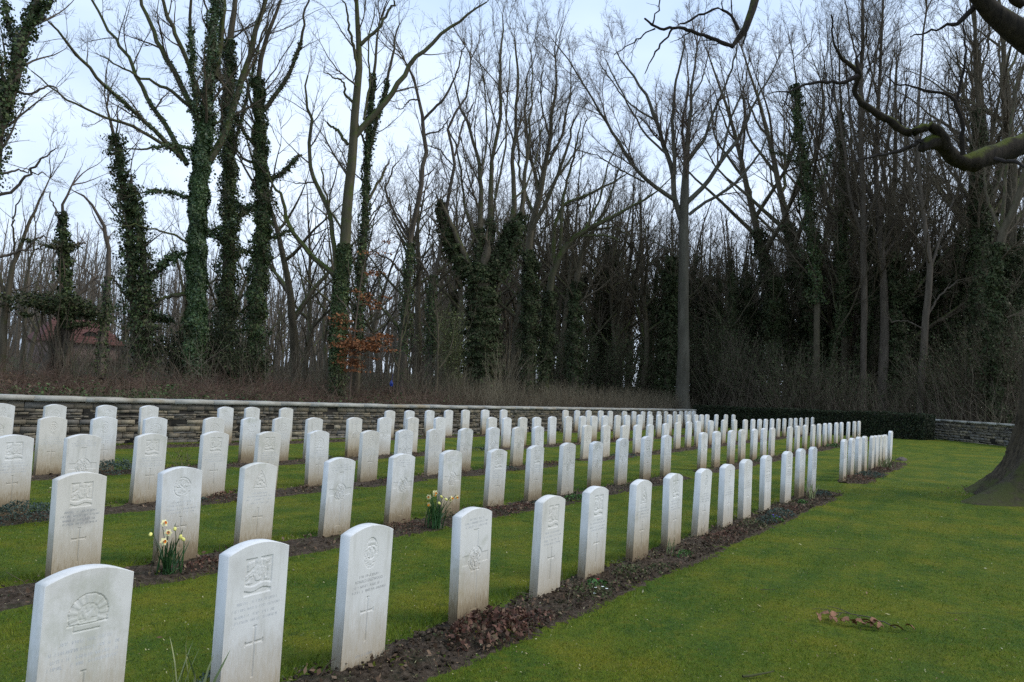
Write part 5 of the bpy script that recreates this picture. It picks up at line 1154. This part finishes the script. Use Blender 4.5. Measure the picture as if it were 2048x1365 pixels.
# ---------------------------------------------------------------- near grass, litter on the lawn
def grass():
    r_ = np.random.default_rng(90); n_ = 330000
    u = r_.uniform(-60, 2110, n_); D = 2.6*np.exp(r_.random(n_)*math.log(17/2.6))
    az = (u-1024)/F_PX; x = D*az; y = D
    s = x*DV[0]+y*DV[1]; n2 = x*NV[0]+y*NV[1]
    k = ~in_bed(s, n2, -0.03) & (n2 < 15.6); k &= np.hypot(x-9.9, y-15.6) > 0.9
    x, y, s, n2, D = x[k], y[k], s[k], n2[k], D[k]; m_ = len(x); z = terrain_sn(s, n2)
    edge = in_bed(s, n2, 0.06)
    back = np.zeros(m_)
    for bn, s0, s1 in BEDS: back = np.maximum(back, (s > s0) & (s < s1) & (n2 > bn+0.13) & (n2 < bn+0.34))
    h = r_.uniform(0.008, 0.022, m_)*(1+0.4*np.sin(s*3)*np.sin(n2*4))+back*r_.uniform(0.0, 0.045, m_)+edge*r_.uniform(0.0, 0.035, m_)*(r_.random(m_) < 0.5)
    w = 0.0011*(1+D*0.16); a = r_.uniform(0, 6.28, m_); b = r_.uniform(0, 6.28, m_); ln = r_.uniform(0.2, 1.3, m_)*h
    P0 = np.column_stack([x-np.cos(a)*w, y-np.sin(a)*w, z-0.003]); P1 = np.column_stack([x+np.cos(a)*w, y+np.sin(a)*w, z-0.003]); P2 = np.column_stack([x+np.cos(b)*ln, y+np.sin(b)*ln, z+h])
    V = np.stack([P0, P1, P2], 1).reshape(-1, 3); i = np.arange(m_)[:, None]*3
    tag(obj('grass', mesh('grass', V, np.concatenate([i, i+1, i+2], 1), M['blades'])), 'short mossy grass blades of the lawn', 'grass', None, 'stuff')
    # pale bits of leaf and petal
    m2 = 5200; D = 2.8*np.exp(r_.random(m2)*math.log(22/2.8)); u = r_.uniform(-60, 2110, m2); x = D*(u-1024)/F_PX; y = D; s = x*DV[0]+y*DV[1]; n2 = x*NV[0]+y*NV[1]
    k = (n2 < 15.5); x, y, s, n2 = x[k], y[k], s[k], n2[k]; P = np.column_stack([x, y, terrain_sn(s, n2)+0.014+0.03*in_bed(s, n2)])
    A = Acc(); leaves_mesh(A, P, r_.uniform(0.006, 0.020, len(P))*(1+1.3*(r_.random(len(P)) < 0.05)), r_, 2.2, 0.4)
    M['bits'] = mat_leafy('fallen_bits', [(0.10, 0.05, 0.03), (0.22, 0.15, 0.08), (0.45, 0.40, 0.20), (0.5, 0.46, 0.30)], 0.8, 0.2)
    tag(obj('fallen_bits', A.build('fallen_bits', M['bits'])), 'pale bits of leaf and catkin scattered on the lawn', 'litter', None, 'stuff')
grass()
M['olive'] = mat_leafy('olive_leaves', [(0.035, 0.060, 0.014), (0.065, 0.085, 0.025), (0.11, 0.10, 0.045), (0.15, 0.10, 0.055)], 0.7, 0.25, 9)
def bed_litter():
    r_ = np.random.default_rng(91); A = Acc(); Cl = Acc(); St = Acc()
    for bi, (bn, s0, s1) in enumerate(BEDS):
        m_ = int((s1-s0)*(90 if bi == 0 else 45)); s = r_.uniform(s0+0.1, s1-0.1, m_); n2 = bn+r_.uniform(-0.45, 0.12, m_)
        P = np.column_stack([s*DV[0]+n2*NV[0], s*DV[1]+n2*NV[1], terrain_sn(s, n2)+0.03+r_.random(m_)*0.025]); leaves_mesh(A, P, r_.uniform(0.012, 0.05, m_), r_, 1.2, 0.6)
        m_ = int((s1-s0)*(260 if bi == 0 else 40)); s = r_.uniform(s0+0.1, s1-0.1, m_); n2 = bn+r_.uniform(-0.44, 0.12, m_); sz = 0.003+0.011*r_.random(m_)**2.2
        for k in range(m_):
            c = np.array([s[k]*DV[0]+n2[k]*NV[0], s[k]*DV[1]+n2[k]*NV[1], float(terrain_sn(s[k], n2[k]))+0.022]); cube(Cl, c, np.array([sz[k], sz[k]*0.8, sz[k]*0.6]), sz[k]*0.25, r_)
        m_ = int((s1-s0)*(14 if bi < 3 else 6)); s = r_.uniform(s0+0.1, s1-0.1, m_); n2 = bn+r_.uniform(-0.42, 0.1, m_); p = np.column_stack([s*DV[0]+n2*NV[0], s*DV[1]+n2*NV[1], terrain_sn(s, n2)+0.01])
        d = r_.normal(size=(m_, 3))*np.array([1, 1, 0.5])+np.array([0, 0, 0.55]); d /= np.linalg.norm(d, axis=1, keepdims=True); P = walk(p, d, r_.uniform(0.05, 0.20, m_), 5, 0.2, 0, r_); tubes(St, P, np.tile(np.linspace(0.003, 0.0015, 5), (m_, 1)), 3)
    Wd = Acc()
    for bi, (bn, s0, s1) in enumerate(BEDS[:4]):
        for k in range(int((s1-s0)*(7 if bi == 0 else 3))):
            cs_, cn_ = r_.uniform(s0+0.1, s1-0.1), bn+r_.uniform(-0.46, 0.14); q_ = int(r_.integers(5, 22)); s = cs_+r_.normal(0, 0.035, q_); n2 = cn_+r_.normal(0, 0.03, q_)
            leaves_mesh(Wd, np.column_stack([s*DV[0]+n2*NV[0], s*DV[1]+n2*NV[1], terrain_sn(s, n2)+0.03+r_.random(q_)*0.03]), r_.uniform(0.010, 0.026, q_), r_, 0.8, 0.6)
    tag(obj('seedling_weeds', Wd.build('seedling_weeds', M['olive'])), 'tiny weed seedlings dotted over the soil beds', 'weeds', None, 'stuff')
    tag(obj('bed_leaf_litter', A.build('bed_leaf_litter', M['litter'])), 'dead leaves lying on the soil beds', 'litter', None, 'stuff')
    tag(obj('soil_clods', Cl.build('soil_clods', M['soil'])), 'small clods of dark soil in the beds', 'soil', None, 'stuff')
    tag(obj('dead_stems', St.build('dead_stems', M['bramble'])), 'short dead stems sticking out of the beds', 'stems', None, 'stuff')
bed_litter()

# ---------------------------------------------------------------- bed plants
def sp(s, n): p = sn2w(s, n); return np.array([p[0], p[1], float(terrain_sn(s, n))+0.012])
M['petal'] = plain('cream_petals', (0.80, 0.76, 0.42), 0.6, 0.3, 0.1); M['trumpet'] = plain('orange_trumpet', (0.85, 0.32, 0.02), 0.6, 0.3, 0.1); M['bud'] = plain('yellow_buds', (0.78, 0.72, 0.20), 0.6)
M['green'] = mat_leafy('strap_leaves', [(0.018, 0.060, 0.016), (0.035, 0.095, 0.025), (0.06, 0.13, 0.04)], 0.5, 0.35); M['palegreen'] = mat_leafy('pale_strap_leaves', [(0.10, 0.15, 0.05), (0.22, 0.25, 0.10), (0.34, 0.34, 0.17)], 0.6, 0.3)
M['redleaf'] = mat_leafy('red_brown_leaves', [(0.035, 0.016, 0.011), (0.075, 0.030, 0.018), (0.13, 0.055, 0.035), (0.20, 0.11, 0.07), (0.05, 0.055, 0.02)], 0.7, 0.25, 9)
M['greyleaf'] = mat_leafy('grey_green_leaves', [(0.035, 0.055, 0.042), (0.06, 0.09, 0.07), (0.10, 0.13, 0.10)], 0.8, 0.2, 9); M['greenleaf'] = mat_leafy('fresh_leaves', [(0.02, 0.07, 0.012), (0.05, 0.13, 0.02), (0.09, 0.19, 0.035)], 0.55, 0.3, 9)
def blades(A, base, n_, h, w, spread, r_, lean=0.35):
    p = base+np.column_stack([r_.normal(0, spread, n_), r_.normal(0, spread, n_), np.zeros(n_)]); a = r_.uniform(0, 6.28, n_)
    d = np.column_stack([np.cos(a)*lean*r_.random(n_), np.sin(a)*lean*r_.random(n_), np.ones(n_)]); d /= np.linalg.norm(d, axis=1, keepdims=True)
    K = 7; P = walk(p, d, r_.uniform(0.55, 1, n_)*h, K, 0.05, -0.05, r_); P2 = P.copy()
    sd_ = np.column_stack([-np.sin(a), np.cos(a), np.zeros(n_)]); wd = w*np.array([0.7, 0.95, 1, 1, 0.85, 0.6, 0.12])
    V = np.stack([P-sd_[:, None]*wd[None, :, None], P+sd_[:, None]*wd[None, :, None]], 2).reshape(-1, 3)
    b0 = (np.arange(n_)*K*2)[:, None]; k = (np.arange(K-1)*2)[None]; F = np.stack([b0+k, b0+k+1, b0+k+3, b0+k+2], -1).reshape(-1, 4); A.add(V, F); return P
def daffodils(s, n, label, seed, h, nfl, nbud, nl=34):
    r_ = np.random.default_rng(seed); b = sp(s, n); root = empty('daffodils', b); tag(root, label, 'flowers', 'daffodil clumps in the beds')
    A = Acc(); blades(A, np.zeros(3), nl, h*0.9, 0.006, 0.045, r_, 0.35); blades(A, np.zeros(3), 10, h*0.8, 0.007, 0.04, r_, 2.0); obj('leaves', A.build('leaves', M['green']), root)
    for k in range(nfl+nbud):
        a = r_.uniform(0, 6.28); q = 0.55*r_.random()
        d = np.array([[math.cos(a)*q, math.sin(a)*q, 1.0]]); d /= np.linalg.norm(d)
        P = walk(np.array([[r_.normal(0, 0.03), r_.normal(0, 0.03), 0]]), d, np.array([h*r_.uniform(0.85, 1.12)]), 8, 0.03, -0.02, r_)
        tip = P[0, -1]; fd = np.array([-DV[0]*0.2-NV[0]+r_.normal(0, 0.5), -DV[1]*0.2-NV[1]+r_.normal(0, 0.5), r_.normal(-0.05, 0.25)]); fd /= np.linalg.norm(fd)
        if k >= nfl: fd = fd+np.array([0, 0, -0.6]); fd /= np.linalg.norm(fd)
        hook = np.stack([tip, tip+np.array([0, 0, 0.012]), tip+fd*0.012+np.array([0, 0, 0.012]), tip+fd*0.03])[None]
        T = Acc(); tubes(T, P, np.full((1, 8), 0.0026), 4); tubes(T, hook, np.full((1, 4), 0.0026), 4); st = obj('stem', T.build('stem', M['green']), root)
        c = tip+fd*0.034; u = np.cross(fd, [0, 0, 1.0]); u /= np.linalg.norm(u); v = np.cross(u, fd)
        if k < nfl:
            Fl = Acc(); R_ = 0.034
            for j in range(6):
                t = j*math.pi/3+r_.normal(0, 0.08); e = u*math.cos(t)+v*math.sin(t); g = np.cross(e, fd)
                Fl.add([c+e*0.004, c+e*R_*0.55+g*0.013-fd*0.003, c+e*R_-fd*0.002, c+e*R_*0.55-g*0.013-fd*0.003], [(0, 1, 2, 3)])
            fl = obj('flower', Fl.build('flower', M['petal']), root)
            Tr = Acc(); tubes(Tr, np.stack([c-fd*0.002, c+fd*0.008, c+fd*0.016])[None], np.array([[0.007, 0.009, 0.013]]), 9); obj('trumpet', Tr.build('trumpet', M['trumpet']), fl)
        else:
            Bd = Acc(); tubes(Bd, np.stack([c-fd*0.008, c, c+fd*0.014, c+fd*0.026, c+fd*0.032])[None], np.array([[0.004, 0.012, 0.014, 0.010, 0.002]]), 8); obj('bud', Bd.build('bud', M['bud']), root)
daffodils(4.03, 5.74, 'cream daffodils with orange centres at the foot of the round leaf badge stone', 1, 0.36, 3, 4)
daffodils(7.29, 5.62, 'taller bunch of cream daffodils between two stones of the second row', 2, 0.40, 8, 3, 60)
def clump(kind, s, n, label, seed, r=0.16, h=0.10, cnt=260, mat='redleaf', size=0.022, cat='plant', name='leafy_clump', flower=None, nf=0):
    if kind == 'mound' and cnt > 200 and seed not in (1, 51, 61): cnt = int(cnt*0.55); h = h*0.75; r = r*0.85; size *= 0.85
    r_ = np.random.default_rng(seed); b = sp(s, n); root = empty(name, b, TH); tag(root, label, cat)
    A = Acc()
    if kind == 'mound':
        a = r_.uniform(0, 6.28, cnt); q = r_.random(cnt)**0.5; k = np.maximum(0, 1-q**2)**0.6
        z = h*k*(0.45+0.55*r_.random(cnt)**0.5)*(1+0.25*np.sin(a*3+seed)*np.sin(q*9)); P = np.column_stack([q*r*1.35*np.cos(a)*(1+0.2*np.sin(a*2+seed)), q*r*0.85*np.sin(a), z])
        leaves_mesh(A, P, size*r_.uniform(0.6, 1.4, cnt), r_, 0.5, 0.65); obj('foliage', A.build('foliage', M[mat]), root)
        T = Acc(); m_ = 24; p = np.column_stack([r_.normal(0, r*0.5, m_), r_.normal(0, r*0.3, m_), np.zeros(m_)]); d = r_.normal(size=(m_, 3))*0.5; d[:, 2] = 1; d /= np.linalg.norm(d, axis=1, keepdims=True)
        tubes(T, walk(p, d, r_.uniform(0.5, 1.1, m_)*h, 4, 0.2, 0, r_), np.full((m_, 4), 0.0016), 3); obj('stems', T.build('stems', M['bramble']), root)
    else:
        blades(A, np.zeros(3), cnt, h, size, r*0.25, r_, 0.5 if kind == 'blades' else 0.9); obj('leaves', A.build('leaves', M[mat]), root)
    for k in range(nf):
        Fl = Acc(); c = np.array([r_.normal(0, r*0.5), r_.normal(0, r*0.35), h*r_.uniform(0.7, 1.1)]); R_ = 0.014
        for j in range(5):
            t = j*1.2566; e = np.array([math.cos(t), math.sin(t), 0.35]); g = np.array([-math.sin(t), math.cos(t), 0]); Fl.add([c, c+e*R_*0.6+g*R_*0.45, c+e*R_, c+e*R_*0.6-g*R_*0.45], [(0, 1, 2, 3)])
        obj('flower', Fl.build('flower', M[flower]), root)
M['purple'] = plain('purple_petals', (0.10, 0.05, 0.45), 0.6); M['crimson'] = plain('crimson_petals', (0.5, 0.015, 0.03), 0.6); M['whitepetal'] = plain('white_petals', (0.75, 0.78, 0.72), 0.6)
A0 = 3.246
clump('mound', 4.62, 3.02, 'heap of red-brown dead leaves below the large badged cross in the front row', 1, 0.30, 0.13, 900, 'redleaf', 0.034)
clump('mound', 5.02, 2.96, 'lower spread of red-brown leaves right of that heap', 2, 0.22, 0.08, 420, 'redleaf', 0.03)
clump('mound', 5.98, 2.98, 'olive and brown creeping plant at the foot of the fifth front row headstone', 3, 0.24, 0.09, 520, 'olive', 0.024)
clump('mound', 6.28, 3.08, 'rosette with one crimson flower before the sixth front row headstone', 4, 0.13, 0.07, 220, 'greenleaf', 0.034, 'flower', 'primrose', 'crimson', 1)
clump('mound', 6.05, 2.92, 'tiny plant with white flowers beside the crimson one', 5, 0.10, 0.05, 120, 'olive', 0.02, 'flower', 'small_flowers', 'whitepetal', 4)
clump('mound', 6.85, 3.02, 'olive leafy clump right of the sixth front row headstone', 6, 0.22, 0.13, 560, 'olive', 0.03)
clump('mound', 7.25, 2.92, 'green and brown low clump before the seventh front row headstone', 7, 0.18, 0.08, 320, 'olive', 0.024)
clump('mound', 8.12, 2.98, 'small fresh green clump before the eighth front row headstone', 8, 0.12, 0.07, 240, 'greenleaf', 0.028)
clump('blades', 8.06, 3.10, 'pale upright iris leaves at the foot of the eighth front row headstone', 9, 0.10, 0.20, 9, 'palegreen', 0.007, 'plant', 'iris_leaves')
clump('mound', 9.3, 3.0, 'rust brown dead fern like clump before the ninth front row headstone', 10, 0.26, 0.10, 520, 'redleaf', 0.026)
clump('mound', 9.9, 3.0, 'rust brown clump between the ninth and tenth front row headstones', 11, 0.20, 0.09, 380, 'redleaf', 0.026)
clump('mound', 10.6, 3.0, 'brown heathery clump before the eleventh front row headstone', 12, 0.26, 0.11, 520, 'olive', 0.026)
clump('mound', 11.05, 2.96, 'grey-green clump before the eleventh front row headstone', 13, 0.22, 0.11, 520, 'greyleaf', 0.026)
clump('mound', 11.35, 2.92, 'purple crocuses in the front bed', 14, 0.14, 0.06, 160, 'greenleaf', 0.024, 'flower', 'crocus_clump', 'purple', 9)
clump('mound', 11.9, 2.98, 'dark green spreading clump before the twelfth front row headstone', 15, 0.28, 0.12, 640, 'greyleaf', 0.028)
clump('mound', 12.6, 3.0, 'brown trailing clump between the twelfth and thirteenth front row headstones', 16, 0.25, 0.08, 420, 'redleaf', 0.024)
clump('mound', 13.5, 3.05, 'small fresh green tuft before the thirteenth front row headstone', 17, 0.10, 0.06, 160, 'greenleaf', 0.026)
clump('blades', 14.25, 3.08, 'pale spreading iris leaves near the end of the front bed', 18, 0.20, 0.30, 22, 'palegreen', 0.008, 'plant', 'iris_leaves')
clump('mound', 15.0, 3.05, 'grey-green clump at the right end of the front bed', 19, 0.22, 0.10, 380, 'greyleaf', 0.03)
clump('mound', 2.95, 3.62, 'dark green leafy weed in the grass left of the third front row headstone', 20, 0.13, 0.05, 200, 'greyleaf', 0.026)
clump('blades', 2.72, 3.66, 'pale dry grass tuft between the two nearest headstones', 21, 0.10, 0.27, 9, 'palegreen', 0.004, 'plant', 'grass_tuft')
clump('blades', 2.40, 3.12, 'tall yellow-green iris leaf in front of the second nearest headstone', 22, 0.05, 0.50, 4, 'palegreen', 0.008, 'plant', 'iris_leaves')
clump('mound', 18.2, 3.02, 'rust brown clump at the foot of the separate group of front row headstones', 23, 0.5, 0.16, 700, 'redleaf', 0.04)
clump('mound', 19.6, 3.0, 'dark green clump amid the separate group of front row headstones', 24, 0.45, 0.14, 600, 'greyleaf', 0.04)
clump('blades', 22.3, 3.05, 'spiky pale iris leaves by the separate group of front row headstones', 25, 0.4, 0.36, 26, 'palegreen', 0.012, 'plant', 'iris_leaves')
clump('mound', 21.2, 2.98, 'rust red clump right of the dark green one in the far front bed', 26, 0.35, 0.13, 420, 'redleaf', 0.04)
B0 = 6.032
clump('mound', 4.42, 5.72, 'brown leafy plant right of the first daffodils', 31, 0.24, 0.10, 480, 'redleaf', 0.028)
clump('mound', 4.75, 5.76, 'green weedy clump left of the pointed badge headstone', 32, 0.16, 0.08, 240, 'greenleaf', 0.024)
clump('mound', 6.15, 5.74, 'low green and red clump before the fourth second row headstone', 33, 0.22, 0.08, 380, 'olive', 0.026)
clump('mound', 6.9, 5.74, 'pinkish brown dried flower heads beside the fifth second row headstone', 34, 0.24, 0.15, 560, 'redleaf', 0.024)
clump('mound', 7.75, 5.74, 'brown straggly plant right of the taller daffodils', 35, 0.22, 0.17, 360, 'olive', 0.022)
clump('mound', 8.75, 5.72, 'red leaved clump before the seventh second row headstone', 36, 0.32, 0.12, 640, 'redleaf', 0.032)
clump('mound', 9.35, 5.72, 'dark red clump left of the eighth second row headstone', 37, 0.26, 0.10, 420, 'redleaf', 0.028)
clump('mound', 9.75, 5.74, 'rounded grey-green cushion by the eighth second row headstone', 38, 0.14, 0.10, 420, 'greyleaf', 0.018)
clump('mound', 10.75, 5.70, 'bright green tuft by the ninth second row headstone', 39, 0.20, 0.11, 420, 'greenleaf', 0.034)
clump('mound', 12.9, 5.72, 'dull brown clump before the eleventh second row headstone', 40, 0.30, 0.09, 360, 'olive', 0.03)
clump('mound', 14.6, 5.72, 'dark brown clump near the twelfth second row headstone', 41, 0.3, 0.10, 360, 'redleaf', 0.03)
clump('mound', 20.9, 5.72, 'fresh green tuft with pale flowers far along the second row', 42, 0.28, 0.2, 360, 'greenleaf', 0.04)
clump('mound', 29.5, 5.72, 'bright green leafy tuft in the last stretch of the second row bed', 43, 0.4, 0.18, 300, 'greenleaf', 0.06)
C0 = 8.816
clump('mound', 4.25, 8.52, 'wide grey-green cushion plant at the far left of the middle row', 51, 0.40, 0.17, 1800, 'greyleaf', 0.022)
clump('mound', 6.25, 8.55, 'small grey-green tuft in the middle row bed', 52, 0.16, 0.12, 400, 'greyleaf', 0.022)
clump('mound', 6.95, 8.52, 'deep red leaved clump in the middle row bed', 53, 0.40, 0.13, 800, 'redleaf', 0.034)
clump('mound', 8.05, 8.55, 'pinkish dry clump in the middle row bed', 54, 0.14, 0.12, 260, 'litter', 0.03)
clump('mound', 8.6, 8.55, 'blue-green cushion right of the pinkish clump', 55, 0.2, 0.12, 520, 'greyleaf', 0.024)
clump('mound', 10.0, 8.55, 'brown clump by the seventh middle row headstone', 56, 0.3, 0.10, 420, 'redleaf', 0.03)
clump('mound', 11.6, 8.55, 'branching brown clump by the ninth middle row headstone', 57, 0.26, 0.18, 420, 'redleaf', 0.026)
clump('mound', 13.2, 8.55, 'dark low clump by the eleventh middle row headstone', 58, 0.3, 0.10, 360, 'greyleaf', 0.03)
clump('mound', 15.0, 8.55, 'brown clump at the gap in the middle row', 59, 0.3, 0.11, 360, 'redleaf', 0.034)
clump('mound', 18.6, 8.55, 'dull green clump beyond the gap in the middle row', 60, 0.4, 0.13, 360, 'greyleaf', 0.04)
clump('mound', 6.99, 11.40, 'large grey-green cushion plant in the fourth row bed at the left', 61, 0.36, 0.18, 1300, 'greyleaf', 0.026)
clump('mound', 8.1, 11.38, 'leafless branching shrublet in the fourth row bed', 62, 0.12, 0.34, 60, 'olive', 0.03)
clump('mound', 11.1, 11.38, 'dark clump in the fourth row bed left of centre', 63, 0.3, 0.13, 420, 'greyleaf', 0.034)
clump('mound', 13.6, 11.38, 'orange brown clump in the fourth row bed', 64, 0.3, 0.12, 420, 'redleaf', 0.036)
clump('mound', 16.2, 11.38, 'grey mat plant in the fourth row bed at the gap', 65, 0.4, 0.12, 420, 'greyleaf', 0.036)
clump('mound', 24.0, 11.38, 'brown clump far along the fourth row', 66, 0.4, 0.14, 300, 'redleaf', 0.05)
clump('mound', 22.0, 14.7, 'pinkish brown clump under the rubble wall', 67, 0.45, 0.14, 320, 'litter', 0.05)
# fallen branch with dead leaves, twigs and a stray stone on the lawn
def fallen_branch():
    r_ = np.random.default_rng(99); b = sp(6.82, 1.11); b[2] -= 0.005; root = empty('fallen_branch', b); tag(root, 'fallen twiggy branch with curled brown oak leaves on the lawn', 'branch')
    R3 = np.array([RIGHT[0], RIGHT[1], 0]); R3 /= np.linalg.norm(R3); F3 = np.array([-R3[1], R3[0], 0])
    def P_(l): return np.array([R3*x+F3*y+np.array([0, 0, z]) for x, y, z in l])
    T = Acc()
    for l, w in (([(0.24, -0.16, 0.012), (0.2, -0.08, 0.02), (0.1, 0.02, 0.03), (0.0, 0.09, 0.03), (-0.06, 0.12, 0.025), (-0.13, 0.13, 0.02)], 0.005), ([(0.0, 0.09, 0.03), (-0.03, 0.18, 0.03), (-0.09, 0.32, 0.02)], 0.004), ([(-0.1, 0.13, 0.02), (-0.17, 0.18, 0.03), (-0.26, 0.20, 0.02)], 0.003), ([(0.04, 0.06, 0.03), (0.03, -0.02, 0.02), (0.02, -0.10, 0.015)], 0.003), ([(-0.06, 0.12, 0.02), (-0.10, 0.05, 0.03), (-0.14, 0.0, 0.02)], 0.003)):
        p, q = resample(P_(l), np.linspace(w, w*0.5, len(l)), 10); p[1:] += r_.normal(0, 0.004, (9, 3)); tubes(T, p[None], q[None], 6)
    obj('twig', T.build('twig', M['bark_warm'], True), root)
    for x, y in ((-0.30, -0.05), (-0.24, 0.02), (-0.20, -0.08), (-0.15, -0.13), (-0.12, -0.09), (-0.08, -0.14), (-0.04, -0.13), (0.05, -0.10), (0.09, -0.11), (0.12, -0.13), (0.04, -0.2), (0.1, -0.2), (0.22, -0.21), (0.34, -0.17), (0.0, -0.17), (-0.17, 0.0)):
        A = Acc(); L_ = r_.uniform(0.055, 0.10); a = r_.uniform(0, 6.28); e = np.array([math.cos(a), math.sin(a), r_.uniform(0, 0.5)]); g = np.array([-math.sin(a), math.cos(a), 0.3]); c = P_([(x, y, 0.02)])[0]
        prof = [0.15, 0.55, 0.4, 0.8, 0.55, 0.9, 0.5, 0.1]; n_ = len(prof)
        V = []
        for j, w in enumerate(prof):
            t = j/(n_-1); m_ = c+e*L_*(t-0.5)+np.array([0, 0, 0.018*math.sin(t*3.1)]); V += [m_-g*w*L_*0.35+np.array([0, 0, 0.008]), m_, m_+g*w*L_*0.35+np.array([0, 0, 0.010])]
        F = []
        for j in range(n_-1): F += [(j*3, j*3+1, j*3+4, j*3+3), (j*3+1, j*3+2, j*3+5, j*3+4)]
        A.add(V, F); obj('leaf', A.build('leaf', M['brownleaf']), root)
M['brownleaf'] = plain('curled_brown_leaf', (0.24, 0.115, 0.06), 0.7, 0.25, 0.4, 30)
fallen_branch()
def twig(s, n, label, L_, az, seed, rad=0.006):
    r_ = np.random.default_rng(seed); b = sp(s, n); d = np.array([[math.cos(az), math.sin(az), 0.0]])
    P = walk(np.zeros((1, 3)), d, np.array([L_]), 9, 0.12, 0, r_); P[:, :, 2] = np.abs(P[:, :, 2])*0.3+0.008; A = Acc(); tubes(A, P, np.linspace(rad, rad*0.5, 9)[None], 6)
    tag(obj('fallen_twig', A.build('fallen_twig', M['bark'], True), None, b), label, 'twig')
twig(4.95, 1.42, 'thick dark twig on the lawn at the bottom edge', 0.24, 0.1, 1, 0.009)
twig(7.6, 0.55, 'thin pale twig on the lawn right of the fallen branch', 0.2, -0.2, 2, 0.003)
twig(9.8, 1.9, 'thin dark twig far out on the lawn', 0.3, 0.1, 3, 0.004)
twig(7.2, 1.95, 'short dark twig on the lawn left of the fallen branch', 0.15, 0.4, 4, 0.004)
def rock():
    r_ = np.random.default_rng(5); b = sp(25.5, 3.1); V = []; S_ = 12
    for j in range(6):
        t = math.pi/2*j/5; 
        for k in range(S_):
            a = 2*math.pi*k/S_; q = 1+0.18*math.sin(a*3+j)+r_.normal(0, 0.04); V.append((0.16*q*math.cos(a)*math.cos(t), 0.10*q*math.sin(a)*math.cos(t), 0.09*math.sin(t)*q-0.01))
    i = np.arange(5*S_); r = i//S_; c_ = i % S_; A = Acc(); A.add(V, np.stack([r*S_+c_, r*S_+(c_+1) % S_, (r+1)*S_+(c_+1) % S_, (r+1)*S_+c_], 1))
    tag(obj('rock', A.build('rock', plain('grey_rock', (0.12, 0.10, 0.08)), True), None, b), 'small brown rock on the grass past the last front row headstone', 'rock')
rock()
def bag():
    p = pix(783, 764, 27.5); A = Acc(); r_ = np.random.default_rng(3); V = []; S_ = 10
    g = gz_out(p[0], p[1])
    for j, (z, q) in enumerate(((0.0, 0.03), (0.04, 0.055), (0.10, 0.06), (0.16, 0.035), (0.20, 0.015))):
        for k in range(S_):
            a = 2*math.pi*k/S_; w = q*(1+r_.normal(0, 0.15)); V.append((w*math.cos(a), w*math.sin(a), z+r_.normal(0, 0.008)))
    i = np.arange(4*S_); r = i//S_; c_ = i % S_; A.add(V, np.stack([r*S_+c_, r*S_+(c_+1) % S_, (r+1)*S_+(c_+1) % S_, (r+1)*S_+c_], 1))
    A.add([(0.0, 0.0, 0.19), (0.012, 0, 0.19), (0.03, 0.0, p[2]*0+0.42), (0.02, 0, 0.42)], [(0, 1, 2, 3)])
    tag(obj('plastic_bag', A.build('plastic_bag', plain('blue_plastic', (0.015, 0.035, 0.20), 0.5, 0.4)), None, (p[0], p[1], max(g+0.2, p[2]-0.15))), 'small blue plastic bag caught in the brambles near the centre', 'bag')
bag()
clump('mound', 8.2, 15.9, 'single yellow daffodil peeping over the long wall at the left', 70, 0.06, 0.05, 30, 'green', 0.03, 'flower', 'daffodil', 'bud', 2)
d_ = [o for o in COL.objects if o.get('label', '').startswith('single yellow')][0]; d_.location.z = gz_out(d_.location.x, d_.location.y)+0.30
bpy.context.view_layer.update()
